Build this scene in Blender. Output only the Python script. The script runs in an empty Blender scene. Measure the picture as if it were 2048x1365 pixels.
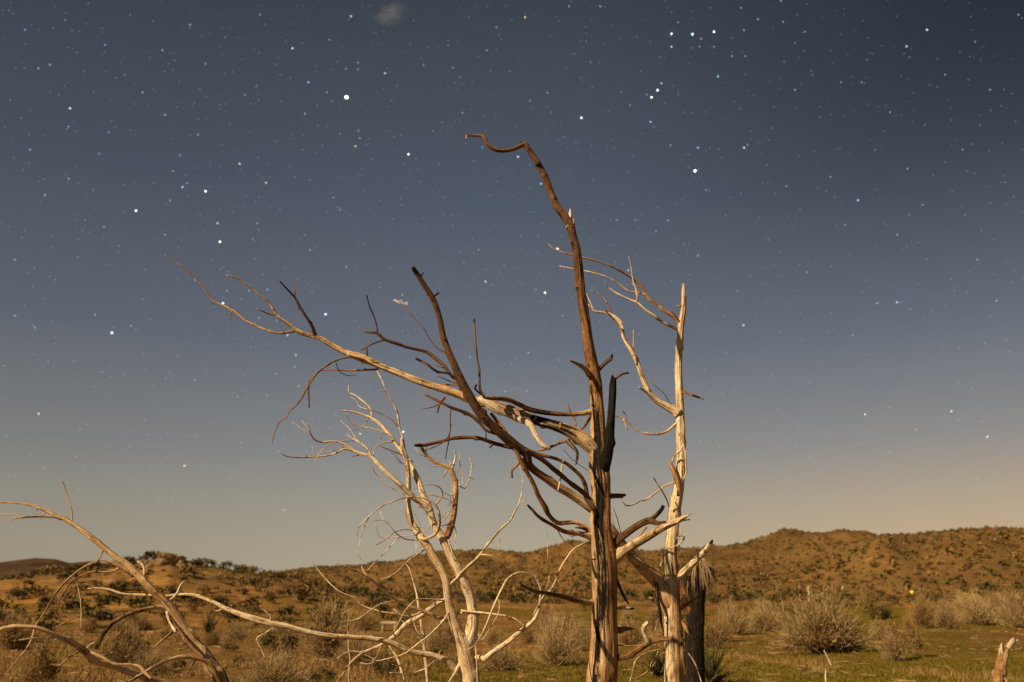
import bpy, math, random
import numpy as np
from mathutils import Vector, Matrix

sc = bpy.context.scene
col = sc.collection
random.seed(7)
RNG = np.random.default_rng(7)

# ------------------------------------------------------------------ camera
FPX = 1630.0                      # focal length in pixels of the 2048-wide photograph
EYE = 1.6
PITCH = math.atan((1190 - 682.5) / FPX)
cam_d = bpy.data.cameras.new('camera')
cam = bpy.data.objects.new('camera', cam_d)
col.objects.link(cam)
cam.location = (0, 0, EYE)
cam.rotation_euler = (math.pi / 2 + PITCH, 0, 0)
cam_d.sensor_width = 36.0
cam_d.lens = 36.0 * FPX / 2048.0
cam_d.clip_end = 20000
cam_d.dof.use_dof = True
cam_d.dof.focus_distance = 6.3
cam_d.dof.aperture_fstop = 1.7
sc.camera = cam

# ------------------------------------------------------------------ world: moonlit, light-polluted sky
SUN_AZ, SUN_EL = math.radians(-125), math.radians(38)      # azimuth from +Y, clockwise positive
world = bpy.data.worlds.new('World')
sc.world = world
world.use_nodes = True
wt = world.node_tree
wt.nodes.clear()
def wn(t, **k):
    n = wt.nodes.new(t)
    for a, b in k.items(): setattr(n, a, b)
    return n
w_out = wn('ShaderNodeOutputWorld')
sky = wn('ShaderNodeTexSky', sky_type='NISHITA', sun_disc=False, sun_elevation=SUN_EL, sun_rotation=SUN_AZ)
bg_s = wn('ShaderNodeBackground'); bg_s.inputs[1].default_value = 0.0016
wt.links.new(sky.outputs[0], bg_s.inputs[0])
tc = wn('ShaderNodeTexCoord')
sep = wn('ShaderNodeSeparateXYZ'); wt.links.new(tc.outputs['Generated'], sep.inputs[0])
ramp = wn('ShaderNodeValToRGB')
wt.links.new(sep.outputs['Z'], ramp.inputs[0])
SKYK = 1.0
stops = [(0.0, (.325, .280, .200)), (.055, (.303, .266, .196)), (.105, (.255, .238, .195)), (.165, (.185, .188, .188)),
         (.29, (.103, .117, .142)), (.45, (.060, .073, .096)), (.64, (.034, .042, .055)), (1.0, (.014, .017, .026))]
els = ramp.color_ramp.elements
els[0].position, els[0].color = stops[0][0], (*stops[0][1], 1)
els[1].position, els[1].color = stops[-1][0], (*stops[-1][1], 1)
for p, c in stops[1:-1]:
    e = els.new(p); e.color = (*c, 1)
# warm glow of a far town along the horizon to the right, and a darker sky above it
def w_range(src, lo, hi, a, b, kind='SMOOTHSTEP'):
    m = wn('ShaderNodeMapRange', interpolation_type=kind)
    wt.links.new(src, m.inputs[0])
    for i, v in enumerate((lo, hi, a, b)): m.inputs[i + 1].default_value = v
    return m.outputs[0]
def w_mul(a, b):
    m = wn('ShaderNodeMath', operation='MULTIPLY'); wt.links.new(a, m.inputs[0]); wt.links.new(b, m.inputs[1]); return m.outputs[0]
g_az = w_mul(w_range(sep.outputs['X'], -.12, .58, 0, 1), w_range(sep.outputs['Y'], -.6, .4, 0, 1))
g_el = w_range(sep.outputs['Z'], 0.0, .24, .82, 0, 'LINEAR')
g_el = w_mul(g_el, g_el)
dim = w_mul(w_range(sep.outputs['X'], .02, .60, 0, .72), w_range(sep.outputs['Z'], .22, .60, 0, 1))
dimc = wn('ShaderNodeMix', data_type='RGBA', blend_type='MIX')
wt.links.new(dim, dimc.inputs[0]); wt.links.new(ramp.outputs[0], dimc.inputs[6]); dimc.inputs[7].default_value = (.002, .0028, .004, 1)
gl = wn('ShaderNodeMix', data_type='RGBA', blend_type='MIX')
gl.inputs[7].default_value = (.60, .365, .165, 1)
wt.links.new(w_mul(g_az, g_el), gl.inputs[0]); wt.links.new(dimc.outputs[2], gl.inputs[6])
bg_g = wn('ShaderNodeBackground')
wt.links.new(gl.outputs[2], bg_g.inputs[0]); wt.links.new(w_range(sep.outputs['X'], -.62, -.02, .70, .88), bg_g.inputs[1])
addw = wn('ShaderNodeAddShader')
wt.links.new(bg_s.outputs[0], addw.inputs[0]); wt.links.new(bg_g.outputs[0], addw.inputs[1])
wt.links.new(addw.outputs[0], w_out.inputs[0])

# ------------------------------------------------------------------ the moon, as the one sun lamp
sd = bpy.data.lights.new('moon_light', 'SUN')
sd.energy = 4.6; sd.angle = math.radians(0.55); sd.color = (1.0, .74, .42)
so = bpy.data.objects.new('moon_light', sd); col.objects.link(so)
to_sun = Vector((math.sin(SUN_AZ) * math.cos(SUN_EL), math.cos(SUN_AZ) * math.cos(SUN_EL), math.sin(SUN_EL)))
so.rotation_euler = (-to_sun).to_track_quat('-Z', 'Y').to_euler()
so.location = (-20, -10, 20)

vs = sc.view_settings
vs.view_transform = 'Standard'; vs.look = 'None'; vs.exposure = 0.55; vs.gamma = 1.0
vs.use_curve_mapping = False
sc.cycles.use_denoising = False
sc.cycles.max_bounces = 4
sc.cycles.sample_clamp_indirect = 4.0
sc.cycles.sample_clamp_direct = 6.0

# ------------------------------------------------------------------ helpers
CP, SP = math.cos(PITCH), math.sin(PITCH)
def ray(x, y):
    """Direction of a photograph pixel, scaled so that its depth along the lens axis is 1."""
    u = (np.asarray(x, float) - 1024.0) / FPX
    v = (682.5 - np.asarray(y, float)) / FPX
    return np.stack([u, CP - v * SP, SP + v * CP], -1)
def at(x, y, Y):
    """World point seen at pixel x, y at the distance Y ahead of the camera; and its depth along the lens axis."""
    d = ray(x, y); t = np.asarray(Y, float) / d[..., 1]
    p = d * t[..., None]; p[..., 2] += EYE
    return p, t
def to_px(P):
    x, y, z = P[0], P[1], P[2] - EYE
    dep = y * CP + z * SP
    return 1024 + FPX * x / dep, 682.5 - FPX * (-y * SP + z * CP) / dep
def on_plain(x, y):
    d = ray(x, y); t = -EYE / d[2]
    return Vector((d[0] * t, d[1] * t, 0.0))

_G = RNG.random((64, 64, 64)).astype(np.float32)
def noise3(p):
    p = np.asarray(p, float)
    i = np.floor(p).astype(int); f = p - i; f = f * f * (3 - 2 * f)
    i &= 63; j = (i + 1) & 63
    x0, y0, z0 = i[..., 0], i[..., 1], i[..., 2]; x1, y1, z1 = j[..., 0], j[..., 1], j[..., 2]
    fx, fy, fz = f[..., 0], f[..., 1], f[..., 2]
    c00 = _G[x0, y0, z0] * (1 - fx) + _G[x1, y0, z0] * fx
    c10 = _G[x0, y1, z0] * (1 - fx) + _G[x1, y1, z0] * fx
    c01 = _G[x0, y0, z1] * (1 - fx) + _G[x1, y0, z1] * fx
    c11 = _G[x0, y1, z1] * (1 - fx) + _G[x1, y1, z1] * fx
    return ((c00 * (1 - fy) + c10 * fy) * (1 - fz) + (c01 * (1 - fy) + c11 * fy) * fz) * 2 - 1
def fbm(p, o=4):
    p = np.asarray(p, float); r = 0; a = 1.0; s = 0
    for k in range(o):
        r = r + a * noise3(p + 17.3 * k); s += a; a *= .5; p = p * 2.03
    return r / s

def mesh(name, verts, faces, mat=None, smooth=False):
    me = bpy.data.meshes.new(name)
    me.from_pydata(verts.tolist() if hasattr(verts, 'tolist') else verts, [], faces.tolist() if hasattr(faces, 'tolist') else faces)
    if mat: me.materials.append(mat)
    if smooth: me.polygons.foreach_set('use_smooth', [True] * len(me.polygons))
    me.update()
    return me
def obj(name, me, parent=None, loc=None):
    o = bpy.data.objects.new(name, me)
    col.objects.link(o)
    if parent: o.parent = parent
    if loc is not None: o.location = loc
    return o
def thing(name, label, cat, loc=(0, 0, 0), group=None):
    o = bpy.data.objects.new(name, None); col.objects.link(o)
    o.empty_display_size = .2; o.location = loc
    return tag(o, label, cat, group)
def tag(o, label, cat, group=None):
    o['label'] = label; o['category'] = cat
    if group: o['group'] = group
    return o

# ------------------------------------------------------------------ materials
def material(name):
    m = bpy.data.materials.new(name); m.use_nodes = True
    nt = m.node_tree; b = nt.nodes['Principled BSDF']
    b.inputs['Specular IOR Level'].default_value = .25
    return m, nt, b
def nnode(nt, t, **k):
    n = nt.nodes.new(t)
    for a, v in k.items(): setattr(n, a, v)
    return n
def ramp_node(nt, src, stops):
    r = nnode(nt, 'ShaderNodeValToRGB'); e = r.color_ramp.elements
    e[0].position, e[0].color = stops[0][0], (*stops[0][1], 1)
    e[1].position, e[1].color = stops[-1][0], (*stops[-1][1], 1)
    for p, c in stops[1:-1]:
        q = e.new(p); q.color = (*c, 1)
    nt.links.new(src, r.inputs[0]); return r
def mix_node(nt, fac, a, b, blend='MIX'):
    m = nnode(nt, 'ShaderNodeMix', data_type='RGBA', blend_type=blend)
    for s, i in ((fac, 0), (a, 6), (b, 7)):
        if hasattr(s, 'is_output'): nt.links.new(s, m.inputs[i])
        elif i == 0: m.inputs[0].default_value = s
        else: m.inputs[i].default_value = (*s, 1)
    return m.outputs[2]
def noise_node(nt, vec, scale, detail=4, rough=.55, out=0):
    n = nnode(nt, 'ShaderNodeTexNoise'); n.inputs['Scale'].default_value = scale
    n.inputs['Detail'].default_value = detail; n.inputs['Roughness'].default_value = rough
    if vec is not None: nt.links.new(vec, n.inputs['Vector'])
    return n.outputs[out]
def math_node(nt, op, a, b=None, clamp=False):
    m = nnode(nt, 'ShaderNodeMath', operation=op); m.use_clamp = clamp
    for i, s in enumerate((a, b)):
        if s is None: continue
        if hasattr(s, 'is_output'): nt.links.new(s, m.inputs[i])
        else: m.inputs[i].default_value = s
    return m.outputs[0]

def wood_material():
    """Weathered dead wood: grain runs along the 'grain' vector of each limb; 'tone' goes from bleached to russet, 'char' to burnt."""
    m, nt, b = material('dead_wood')
    g = nnode(nt, 'ShaderNodeAttribute', attribute_name='grain')
    t = nnode(nt, 'ShaderNodeAttribute', attribute_name='tone')
    c = nnode(nt, 'ShaderNodeAttribute', attribute_name='char')
    fine = noise_node(nt, g.outputs['Vector'], 110, 5, .7)
    strk = noise_node(nt, g.outputs['Vector'], 48, 4, .65)
    mid = noise_node(nt, g.outputs['Vector'], 24, 4, .6)
    patch = noise_node(nt, nnode(nt, 'ShaderNodeTexCoord').outputs['Object'], 5.5, 5, .6)
    tt = math_node(nt, 'ADD', t.outputs['Fac'], math_node(nt, 'MULTIPLY', math_node(nt, 'SUBTRACT', patch, .5), .9), True)
    base = ramp_node(nt, tt, [(0, (.86, .73, .53)), (.28, (.68, .49, .28)), (.55, (.40, .205, .078)), (.8, (.19, .095, .042)), (1, (.105, .052, .025))]).outputs[0]
    grey = noise_node(nt, g.outputs['Vector'], 9, 3, .6)
    base = mix_node(nt, ramp_node(nt, grey, [(.45, (0, 0, 0)), (.62, (.55, .55, .55))]).outputs[0], base, mix_node(nt, 1.0, base, (.66, .72, .80), 'MULTIPLY'))
    base = mix_node(nt, .8, base, ramp_node(nt, fine, [(.30, (.45, .38, .31)), (.46, (.92, .90, .88)), (.58, (1, 1, 1))]).outputs[0], 'MULTIPLY')
    base = mix_node(nt, .85, base, ramp_node(nt, strk, [(.33, (.28, .20, .13)), (.43, (.88, .85, .82)), (.53, (1, 1, 1))]).outputs[0], 'MULTIPLY')
    base = mix_node(nt, .8, base, ramp_node(nt, mid, [(.30, (.22, .16, .12)), (.42, (1, 1, 1))]).outputs[0], 'MULTIPLY')
    bark = noise_node(nt, nnode(nt, 'ShaderNodeTexCoord').outputs['Object'], 17, 5, .7)
    base = mix_node(nt, ramp_node(nt, bark, [(.54, (0, 0, 0)), (.64, (.75, .75, .75))]).outputs[0], base, mix_node(nt, 1.0, base, (.34, .27, .22), 'MULTIPLY'))
    cm = math_node(nt, 'ADD', c.outputs['Fac'], math_node(nt, 'MULTIPLY', math_node(nt, 'SUBTRACT', mid, .5), 1.4))
    cm = math_node(nt, 'ADD', cm, math_node(nt, 'MULTIPLY', math_node(nt, 'SUBTRACT', strk, .5), 1.5))
    cm = math_node(nt, 'ADD', cm, math_node(nt, 'MULTIPLY', math_node(nt, 'SUBTRACT', patch, .5), .7))
    cf = ramp_node(nt, cm, [(.42, (0, 0, 0)), (.60, (1, 1, 1))]).outputs[0]
    burnt = ramp_node(nt, fine, [(.35, (.004, .0033, .003)), (.6, (.010, .0075, .006)), (.75, (.035, .022, .013))]).outputs[0]
    base = mix_node(nt, cf, base, burnt)
    nt.links.new(base, b.inputs['Base Color'])
    b.inputs['Roughness'].default_value = .82
    bp = nnode(nt, 'ShaderNodeBump'); bp.inputs['Strength'].default_value = 1.0; bp.inputs['Distance'].default_value = .018
    nt.links.new(math_node(nt, 'ADD', math_node(nt, 'MULTIPLY', fine, .6), math_node(nt, 'ADD', strk, math_node(nt, 'MULTIPLY', mid, 1.3))), bp.inputs['Height'])
    nt.links.new(bp.outputs[0], b.inputs['Normal'])
    return m
WOOD = wood_material()

def plant_material(name, a, bcol, scale=3.0, trans=0.0):
    m, nt, b = material(name)
    geo = nnode(nt, 'ShaderNodeNewGeometry'); oi = nnode(nt, 'ShaderNodeObjectInfo')
    f = math_node(nt, 'ADD', math_node(nt, 'MULTIPLY', geo.outputs['Random Per Island'], .7), math_node(nt, 'MULTIPLY', oi.outputs['Random'], .5))
    nt.links.new(mix_node(nt, f, a, bcol), b.inputs['Base Color'])
    b.inputs['Roughness'].default_value = .8
    return m
M_TWIG = plant_material('dry_twigs', (.46, .31, .125), (.27, .175, .068))
M_TWIG2 = plant_material('grey_twigs', (.46, .335, .17), (.28, .195, .095))
M_STEM = plant_material('woody_stem', (.11, .07, .04), (.07, .045, .025))
M_GREEN = plant_material('dark_leaves', (.10, .080, .022), (.055, .044, .014))
M_OLIVE = plant_material('olive_leaves', (.19, .140, .042), (.11, .080, .024))
M_SAGE = plant_material('brush_leaves', (.27, .165, .058), (.15, .09, .032))
M_YUCCA = plant_material('yucca_leaves', (.085, .085, .018), (.045, .045, .010))
M_STRAW = plant_material('dead_yucca_leaves', (.40, .29, .17), (.22, .14, .075))
M_GRASS = plant_material('green_grass', (.185, .140, .012), (.105, .085, .010))
M_DRY = plant_material('dry_grass', (.34, .215, .08), (.20, .125, .045))

def ground_material():
    m, nt, b = material('sandy_ground')
    tcn = nnode(nt, 'ShaderNodeTexCoord').outputs['Object']
    big = noise_node(nt, tcn, .11, 5, .6); med = noise_node(nt, tcn, .7, 5, .65); fin = noise_node(nt, tcn, 6, 4, .7)
    sand = ramp_node(nt, med, [(.3, (.20, .098, .030)), (.5, (.33, .170, .054)), (.7, (.47, .262, .092))]).outputs[0]
    brown = ramp_node(nt, fin, [(.3, (.088, .050, .017)), (.65, (.225, .135, .049))]).outputs[0]
    gr = ramp_node(nt, fin, [(.3, (.070, .052, .005)), (.65, (.185, .130, .014))]).outputs[0]
    ga = nnode(nt, 'ShaderNodeAttribute', attribute_name='green').outputs['Fac']
    gm = math_node(nt, 'ADD', ga, math_node(nt, 'ADD', math_node(nt, 'MULTIPLY', math_node(nt, 'SUBTRACT', big, .5), 1.7),
                   math_node(nt, 'MULTIPLY', math_node(nt, 'SUBTRACT', med, .5), 1.5)))
    gf = ramp_node(nt, gm, [(.40, (0, 0, 0)), (.62, (1, 1, 1))]).outputs[0]
    b2 = noise_node(nt, tcn, .32, 5, .7)
    b2 = math_node(nt, 'ADD', b2, math_node(nt, 'MULTIPLY', nnode(nt, 'ShaderNodeAttribute', attribute_name='hill').outputs['Fac'], .10))
    bf = ramp_node(nt, b2, [(.40, (0, 0, 0)), (.54, (.9, .9, .9))]).outputs[0]
    base = mix_node(nt, gf, mix_node(nt, bf, sand, brown), gr)
    base = mix_node(nt, .5, base, ramp_node(nt, fin, [(.3, (.55, .52, .5)), (.6, (1, 1, 1))]).outputs[0], 'MULTIPLY')
    soil = noise_node(nt, tcn, .05, 6, .62)
    base = mix_node(nt, .85, base, ramp_node(nt, soil, [(.36, (.52, .48, .42)), (.50, (.90, .88, .84)), (.60, (1.08, 1.06, 1.0))]).outputs[0], 'MULTIPLY')
    nt.links.new(base, b.inputs['Base Color'])
    b.inputs['Roughness'].default_value = .95; b.inputs['Specular IOR Level'].default_value = .1
    bp = nnode(nt, 'ShaderNodeBump'); bp.inputs['Strength'].default_value = .6; bp.inputs['Distance'].default_value = .08
    nt.links.new(math_node(nt, 'ADD', fin, math_node(nt, 'MULTIPLY', med, 2.)), bp.inputs['Height'])
    nt.links.new(bp.outputs[0], b.inputs['Normal'])
    return m
M_GROUND = ground_material()
def rock_material():
    m, nt, b = material('granite')
    tcn = nnode(nt, 'ShaderNodeTexCoord').outputs['Object']
    n = noise_node(nt, tcn, 2.5, 6, .65)
    nt.links.new(ramp_node(nt, n, [(.3, (.10, .062, .032)), (.55, (.20, .13, .07)), (.75, (.28, .19, .11))]).outputs[0], b.inputs['Base Color'])
    b.inputs['Roughness'].default_value = .9
    return m
M_ROCK = rock_material()
def far_material():
    m, nt, b = material('far_mountain')
    n = noise_node(nt, nnode(nt, 'ShaderNodeTexCoord').outputs['Object'], .035, 8, .7)
    nt.links.new(ramp_node(nt, n, [(.35, (.035, .025, .018)), (.65, (.10, .066, .042))]).outputs[0], b.inputs['Base Color'])
    b.inputs['Roughness'].default_value = 1.0; b.inputs['Specular IOR Level'].default_value = 0
    return m
M_FAR = far_material()
def emitter(name, c, s):
    m = bpy.data.materials.new(name); m.use_nodes = True; nt = m.node_tree; nt.nodes.clear()
    o = nnode(nt, 'ShaderNodeOutputMaterial'); e = nnode(nt, 'ShaderNodeEmission')
    e.inputs[0].default_value = (*c, 1); e.inputs[1].default_value = s
    nt.links.new(e.outputs[0], o.inputs[0])
    try: m.cycles.emission_sampling = 'NONE'
    except Exception: pass
    return m
def plain(name, c, rough=.6, metal=0):
    m, nt, b = material(name)
    n = noise_node(nt, nnode(nt, 'ShaderNodeTexCoord').outputs['Object'], 8, 3)
    nt.links.new(mix_node(nt, n, tuple(v * .8 for v in c), tuple(min(1, v * 1.15) for v in c)), b.inputs['Base Color'])
    b.inputs['Roughness'].default_value = rough; b.inputs['Metallic'].default_value = metal
    return m

# ------------------------------------------------------------------ terrain
def sky_profile(pts, D0=None):
    """Skyline given by pixels -> azimuth (rad), tan(elevation)."""
    d = ray([p[0] for p in pts], [p[1] for p in pts])
    return np.arctan2(d[:, 0], d[:, 1]), d[:, 2] / np.hypot(d[:, 0], d[:, 1])
H_MAIN = sky_profile([(-900, 1182), (-300, 1186), (100, 1180), (300, 1163), (400, 1152), (500, 1147), (560, 1141), (640, 1131), (720, 1129), (800, 1125),
    (880, 1111), (930, 1102), (965, 1098), (1000, 1103), (1050, 1107), (1110, 1096), (1180, 1086), (1240, 1094), (1300, 1101), (1400, 1101), (1450, 1096), (1500, 1084),
    (1560, 1073), (1620, 1065), (1670, 1060), (1720, 1066), (1765, 1074), (1850, 1086), (1950, 1100), (2100, 1118), (2400, 1130), (3600, 1140)])
H_SPUR = sky_profile([(1200, 1192), (1380, 1182), (1480, 1165), (1560, 1142), (1640, 1112), (1700, 1090), (1750, 1075), (1800, 1070), (1850, 1067), (1920, 1059), (1980, 1055), (2050, 1058), (2300, 1075), (2700, 1090), (3600, 1110)])
H_KNOLL = sky_profile([(-500, 1188), (-200, 1175), (0, 1158), (60, 1153), (130, 1143), (200, 1138), (260, 1131), (290, 1124), (320, 1119), (345, 1117),
    (368, 1126), (400, 1132), (430, 1135), (480, 1146), (540, 1156), (600, 1168), (640, 1179), (700, 1189), (900, 1192)])
H_FAR = sky_profile([(-900, 1150), (-300, 1132), (-60, 1128), (0, 1126), (40, 1121), (70, 1118), (110, 1120), (140, 1128), (180, 1124), (220, 1129), (260, 1131), (330, 1138), (600, 1160), (900, 1180)])
def ss(t):
    t = np.clip(t, 0, 1); return t * t * (3 - 2 * t)
def layer(az, d, prof, D, d0, pw=1.0):
    te = np.interp(az, prof[0], prof[1], left=prof[1][0], right=prof[1][-1])
    top = np.maximum(EYE + te * D, 0)
    k = 0
    for tt in np.linspace(.3, 1, 36):
        k = np.maximum(k, D / (d0 + tt * (D - d0)) * ss(tt) ** pw)
    up = ss((d - d0) / (D - d0)) ** pw
    down = 1 - .45 * ss((d - D) / (1.2 * D))
    return top / k * up * down
def height(x, y):
    x = np.asarray(x, float); y = np.asarray(y, float)
    az = np.arctan2(x, y); d = np.hypot(x, y)
    front = ss((np.cos(az) + .1) / .5)
    P = np.stack([x, y, np.zeros_like(x)], -1)
    Dm = 240.0
    hm = layer(az, d, H_MAIN, Dm, 62.0, .9)
    gul = fbm(np.stack([az * 26 + fbm(P / 40) * .8, d / 95, az * 0 + 3.3], -1), 3)
    hm = hm * (1 + .30 * gul * ss((d - 60) / 60) * (1 - ss((d - Dm * .72) / (Dm * .28)))) 
    hk = layer(az, d, H_KNOLL, 92.0, 40.0, .8)
    gk = fbm(P / 11 + 5, 3)
    hk = hk * (1 + .28 * gk * (1 - ss((d - 78) / 14)))
    hs = layer(az, d, H_SPUR, 165.0, 64.0, .9)
    hs = hs * (1 + .22 * gul * ss((d - 64) / 50) * (1 - ss((d - 120) / 40)))
    h = np.maximum(np.maximum(hm, hs), hk) * front
    h = h + .28 * fbm(P / 9 + 9, 3) * ss((d - 14) / 25) + .07 * fbm(P / 1.6, 3) * ss((d - 3) / 6)
    return h

def build_ground():
    azs = np.concatenate([np.radians(np.arange(-180, -44, 4.0)), np.radians(np.arange(-44, 44, .14)), np.radians(np.arange(44, 180, 4.0))])
    ds = np.concatenate([[.3], np.geomspace(1.2, 330, 250), np.geomspace(370, 9000, 22)])
    A, Dd = np.meshgrid(azs, ds)
    X, Y = np.sin(A) * Dd, np.cos(A) * Dd
    Z = height(X, Y)
    V = np.stack([X, Y, Z], -1).reshape(-1, 3)
    n, k = len(azs), len(ds)
    i, j = np.meshgrid(np.arange(k - 1), np.arange(n), indexing='ij')
    jn = (j + 1) % n
    F = np.stack([i * n + j, i * n + jn, (i + 1) * n + jn, (i + 1) * n + j], -1).reshape(-1, 4)[:, ::-1]
    V = np.vstack([V, [[0, 0, V[0, 2]]]])
    me = mesh('ground', V, F, M_GROUND, True)
    import bmesh
    bm = bmesh.new(); bm.from_mesh(me); bm.verts.ensure_lookup_table()
    c = bm.verts[len(V) - 1]
    for q in range(n):
        bm.faces.new((bm.verts[(q + 1) % n], c, bm.verts[q])).smooth = True
    bmesh.ops.recalc_face_normals(bm, faces=bm.faces)
    bm.to_mesh(me); bm.free()
    az = np.arctan2(V[:, 0], V[:, 1]); d = np.hypot(V[:, 0], V[:, 1])
    g = .29 + .24 * ss((az + .10) / .5) - .35 * ss((d - 55) / 20) + .12 * ss((30 - d) / 12) * ss((az + .3) / .3)
    g = g - .02 * ss((-az - .1) / .3) + .16 * ss((d - 40) / 10) * (1 - ss((d - 60) / 20))
    a = me.attributes.new('green', 'FLOAT', 'POINT'); a.data.foreach_set('value', g.astype(np.float32))
    a = me.attributes.new('hill', 'FLOAT', 'POINT'); a.data.foreach_set('value', np.maximum(ss((d - 60) / 30), .9 * ss((-az - .02) / .2) * ss((40 - d) / 10)).astype(np.float32))
    o = obj('ground', me); o['kind'] = 'structure'
    o['label'] = 'sandy desert ground with green patches rising into brushy hills'
build_ground()

def build_mountains():
    azs = np.radians(np.arange(-75, 12, .12)); ds = np.linspace(850, 2300, 60)
    A, Dd = np.meshgrid(azs, ds)
    te = np.interp(A, H_FAR[0], H_FAR[1])
    t = (Dd - 850) / 650.
    h = np.maximum(EYE + te * 1500, 0) * ss(t) * (1 - .5 * ss((Dd - 1500) / 800)) * 1.0
    P = np.stack([np.sin(A) * Dd, np.cos(A) * Dd, A * 0], -1)
    h = h * (1 + .25 * fbm(P / 120, 4) * (1 - ss((Dd - 1250) / 250))) - 3 * (1 - ss(t * 4))
    V = np.stack([P[..., 0], P[..., 1], h], -1).reshape(-1, 3)
    k, n = A.shape
    i, j = np.meshgrid(np.arange(k - 1), np.arange(n - 1), indexing='ij')
    F = np.stack([i * n + j, i * n + j + 1, (i + 1) * n + j + 1, (i + 1) * n + j], -1).reshape(-1, 4)[:, ::-1]
    o = obj('mountains', mesh('mountains', V, F, M_FAR, True)); o['kind'] = 'structure'
    o['label'] = 'dark distant mountain ridge on the horizon'
build_mountains()

# ------------------------------------------------------------------ dead trees
# Limbs measured on the photograph: '@n' picks the enlargement (origin and scale) the numbers are in, then x,y,width of each station.
CROPS = {0: (0, 0, 1.0), 1: (900, 240, 2.967), 2: (1000, 680, 3.689), 3: (1000, 1000, 3.74), 4: (320, 500, 3.412), 5: (700, 520, 3.412),
         6: (540, 760, 3.792), 7: (600, 1040, 3.413), 8: (0, 940, 3.211), 9: (1240, 1000, 3.74), 10: (1880, 1230, 10.11)}
def parse(s):
    out = []; c = CROPS[0]
    for tok in s.split():
        if tok[0] == '@': c = CROPS[int(tok[1:])]; continue
        x, y, w = map(float, tok.split(','))
        out.append((c[0] + x / c[2], c[1] + y / c[2], w / c[2]))
    return np.array(out)
def spline(P, step):
    """Catmull-Rom through the stations, resampled about every STEP pixels of length."""
    P = np.asarray(P, float)
    if len(P) == 2: P = np.vstack([P[0], P.mean(0), P[1]])
    Q = np.vstack([2 * P[0] - P[1], P, 2 * P[-1] - P[-2]])
    out = []
    for i in range(1, len(Q) - 2):
        a, b, c, d = Q[i - 1], Q[i], Q[i + 1], Q[i + 2]
        n = max(1, int(math.hypot(*(c - b)[:2]) / step))
        t = (np.arange(n) / n)[:, None]
        out.append(.5 * (2 * b + (c - a) * t + (2 * a - 5 * b + 4 * c - d) * t ** 2 + (3 * b - a - 3 * c + d) * t ** 3))
    out.append(Q[-2][None])
    R = np.vstack(out); lo = np.minimum.reduce([P[:, 2].min()]); R[:, 2] = np.clip(R[:, 2], lo * .8, P[:, 2].max() * 1.1)
    return R

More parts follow.
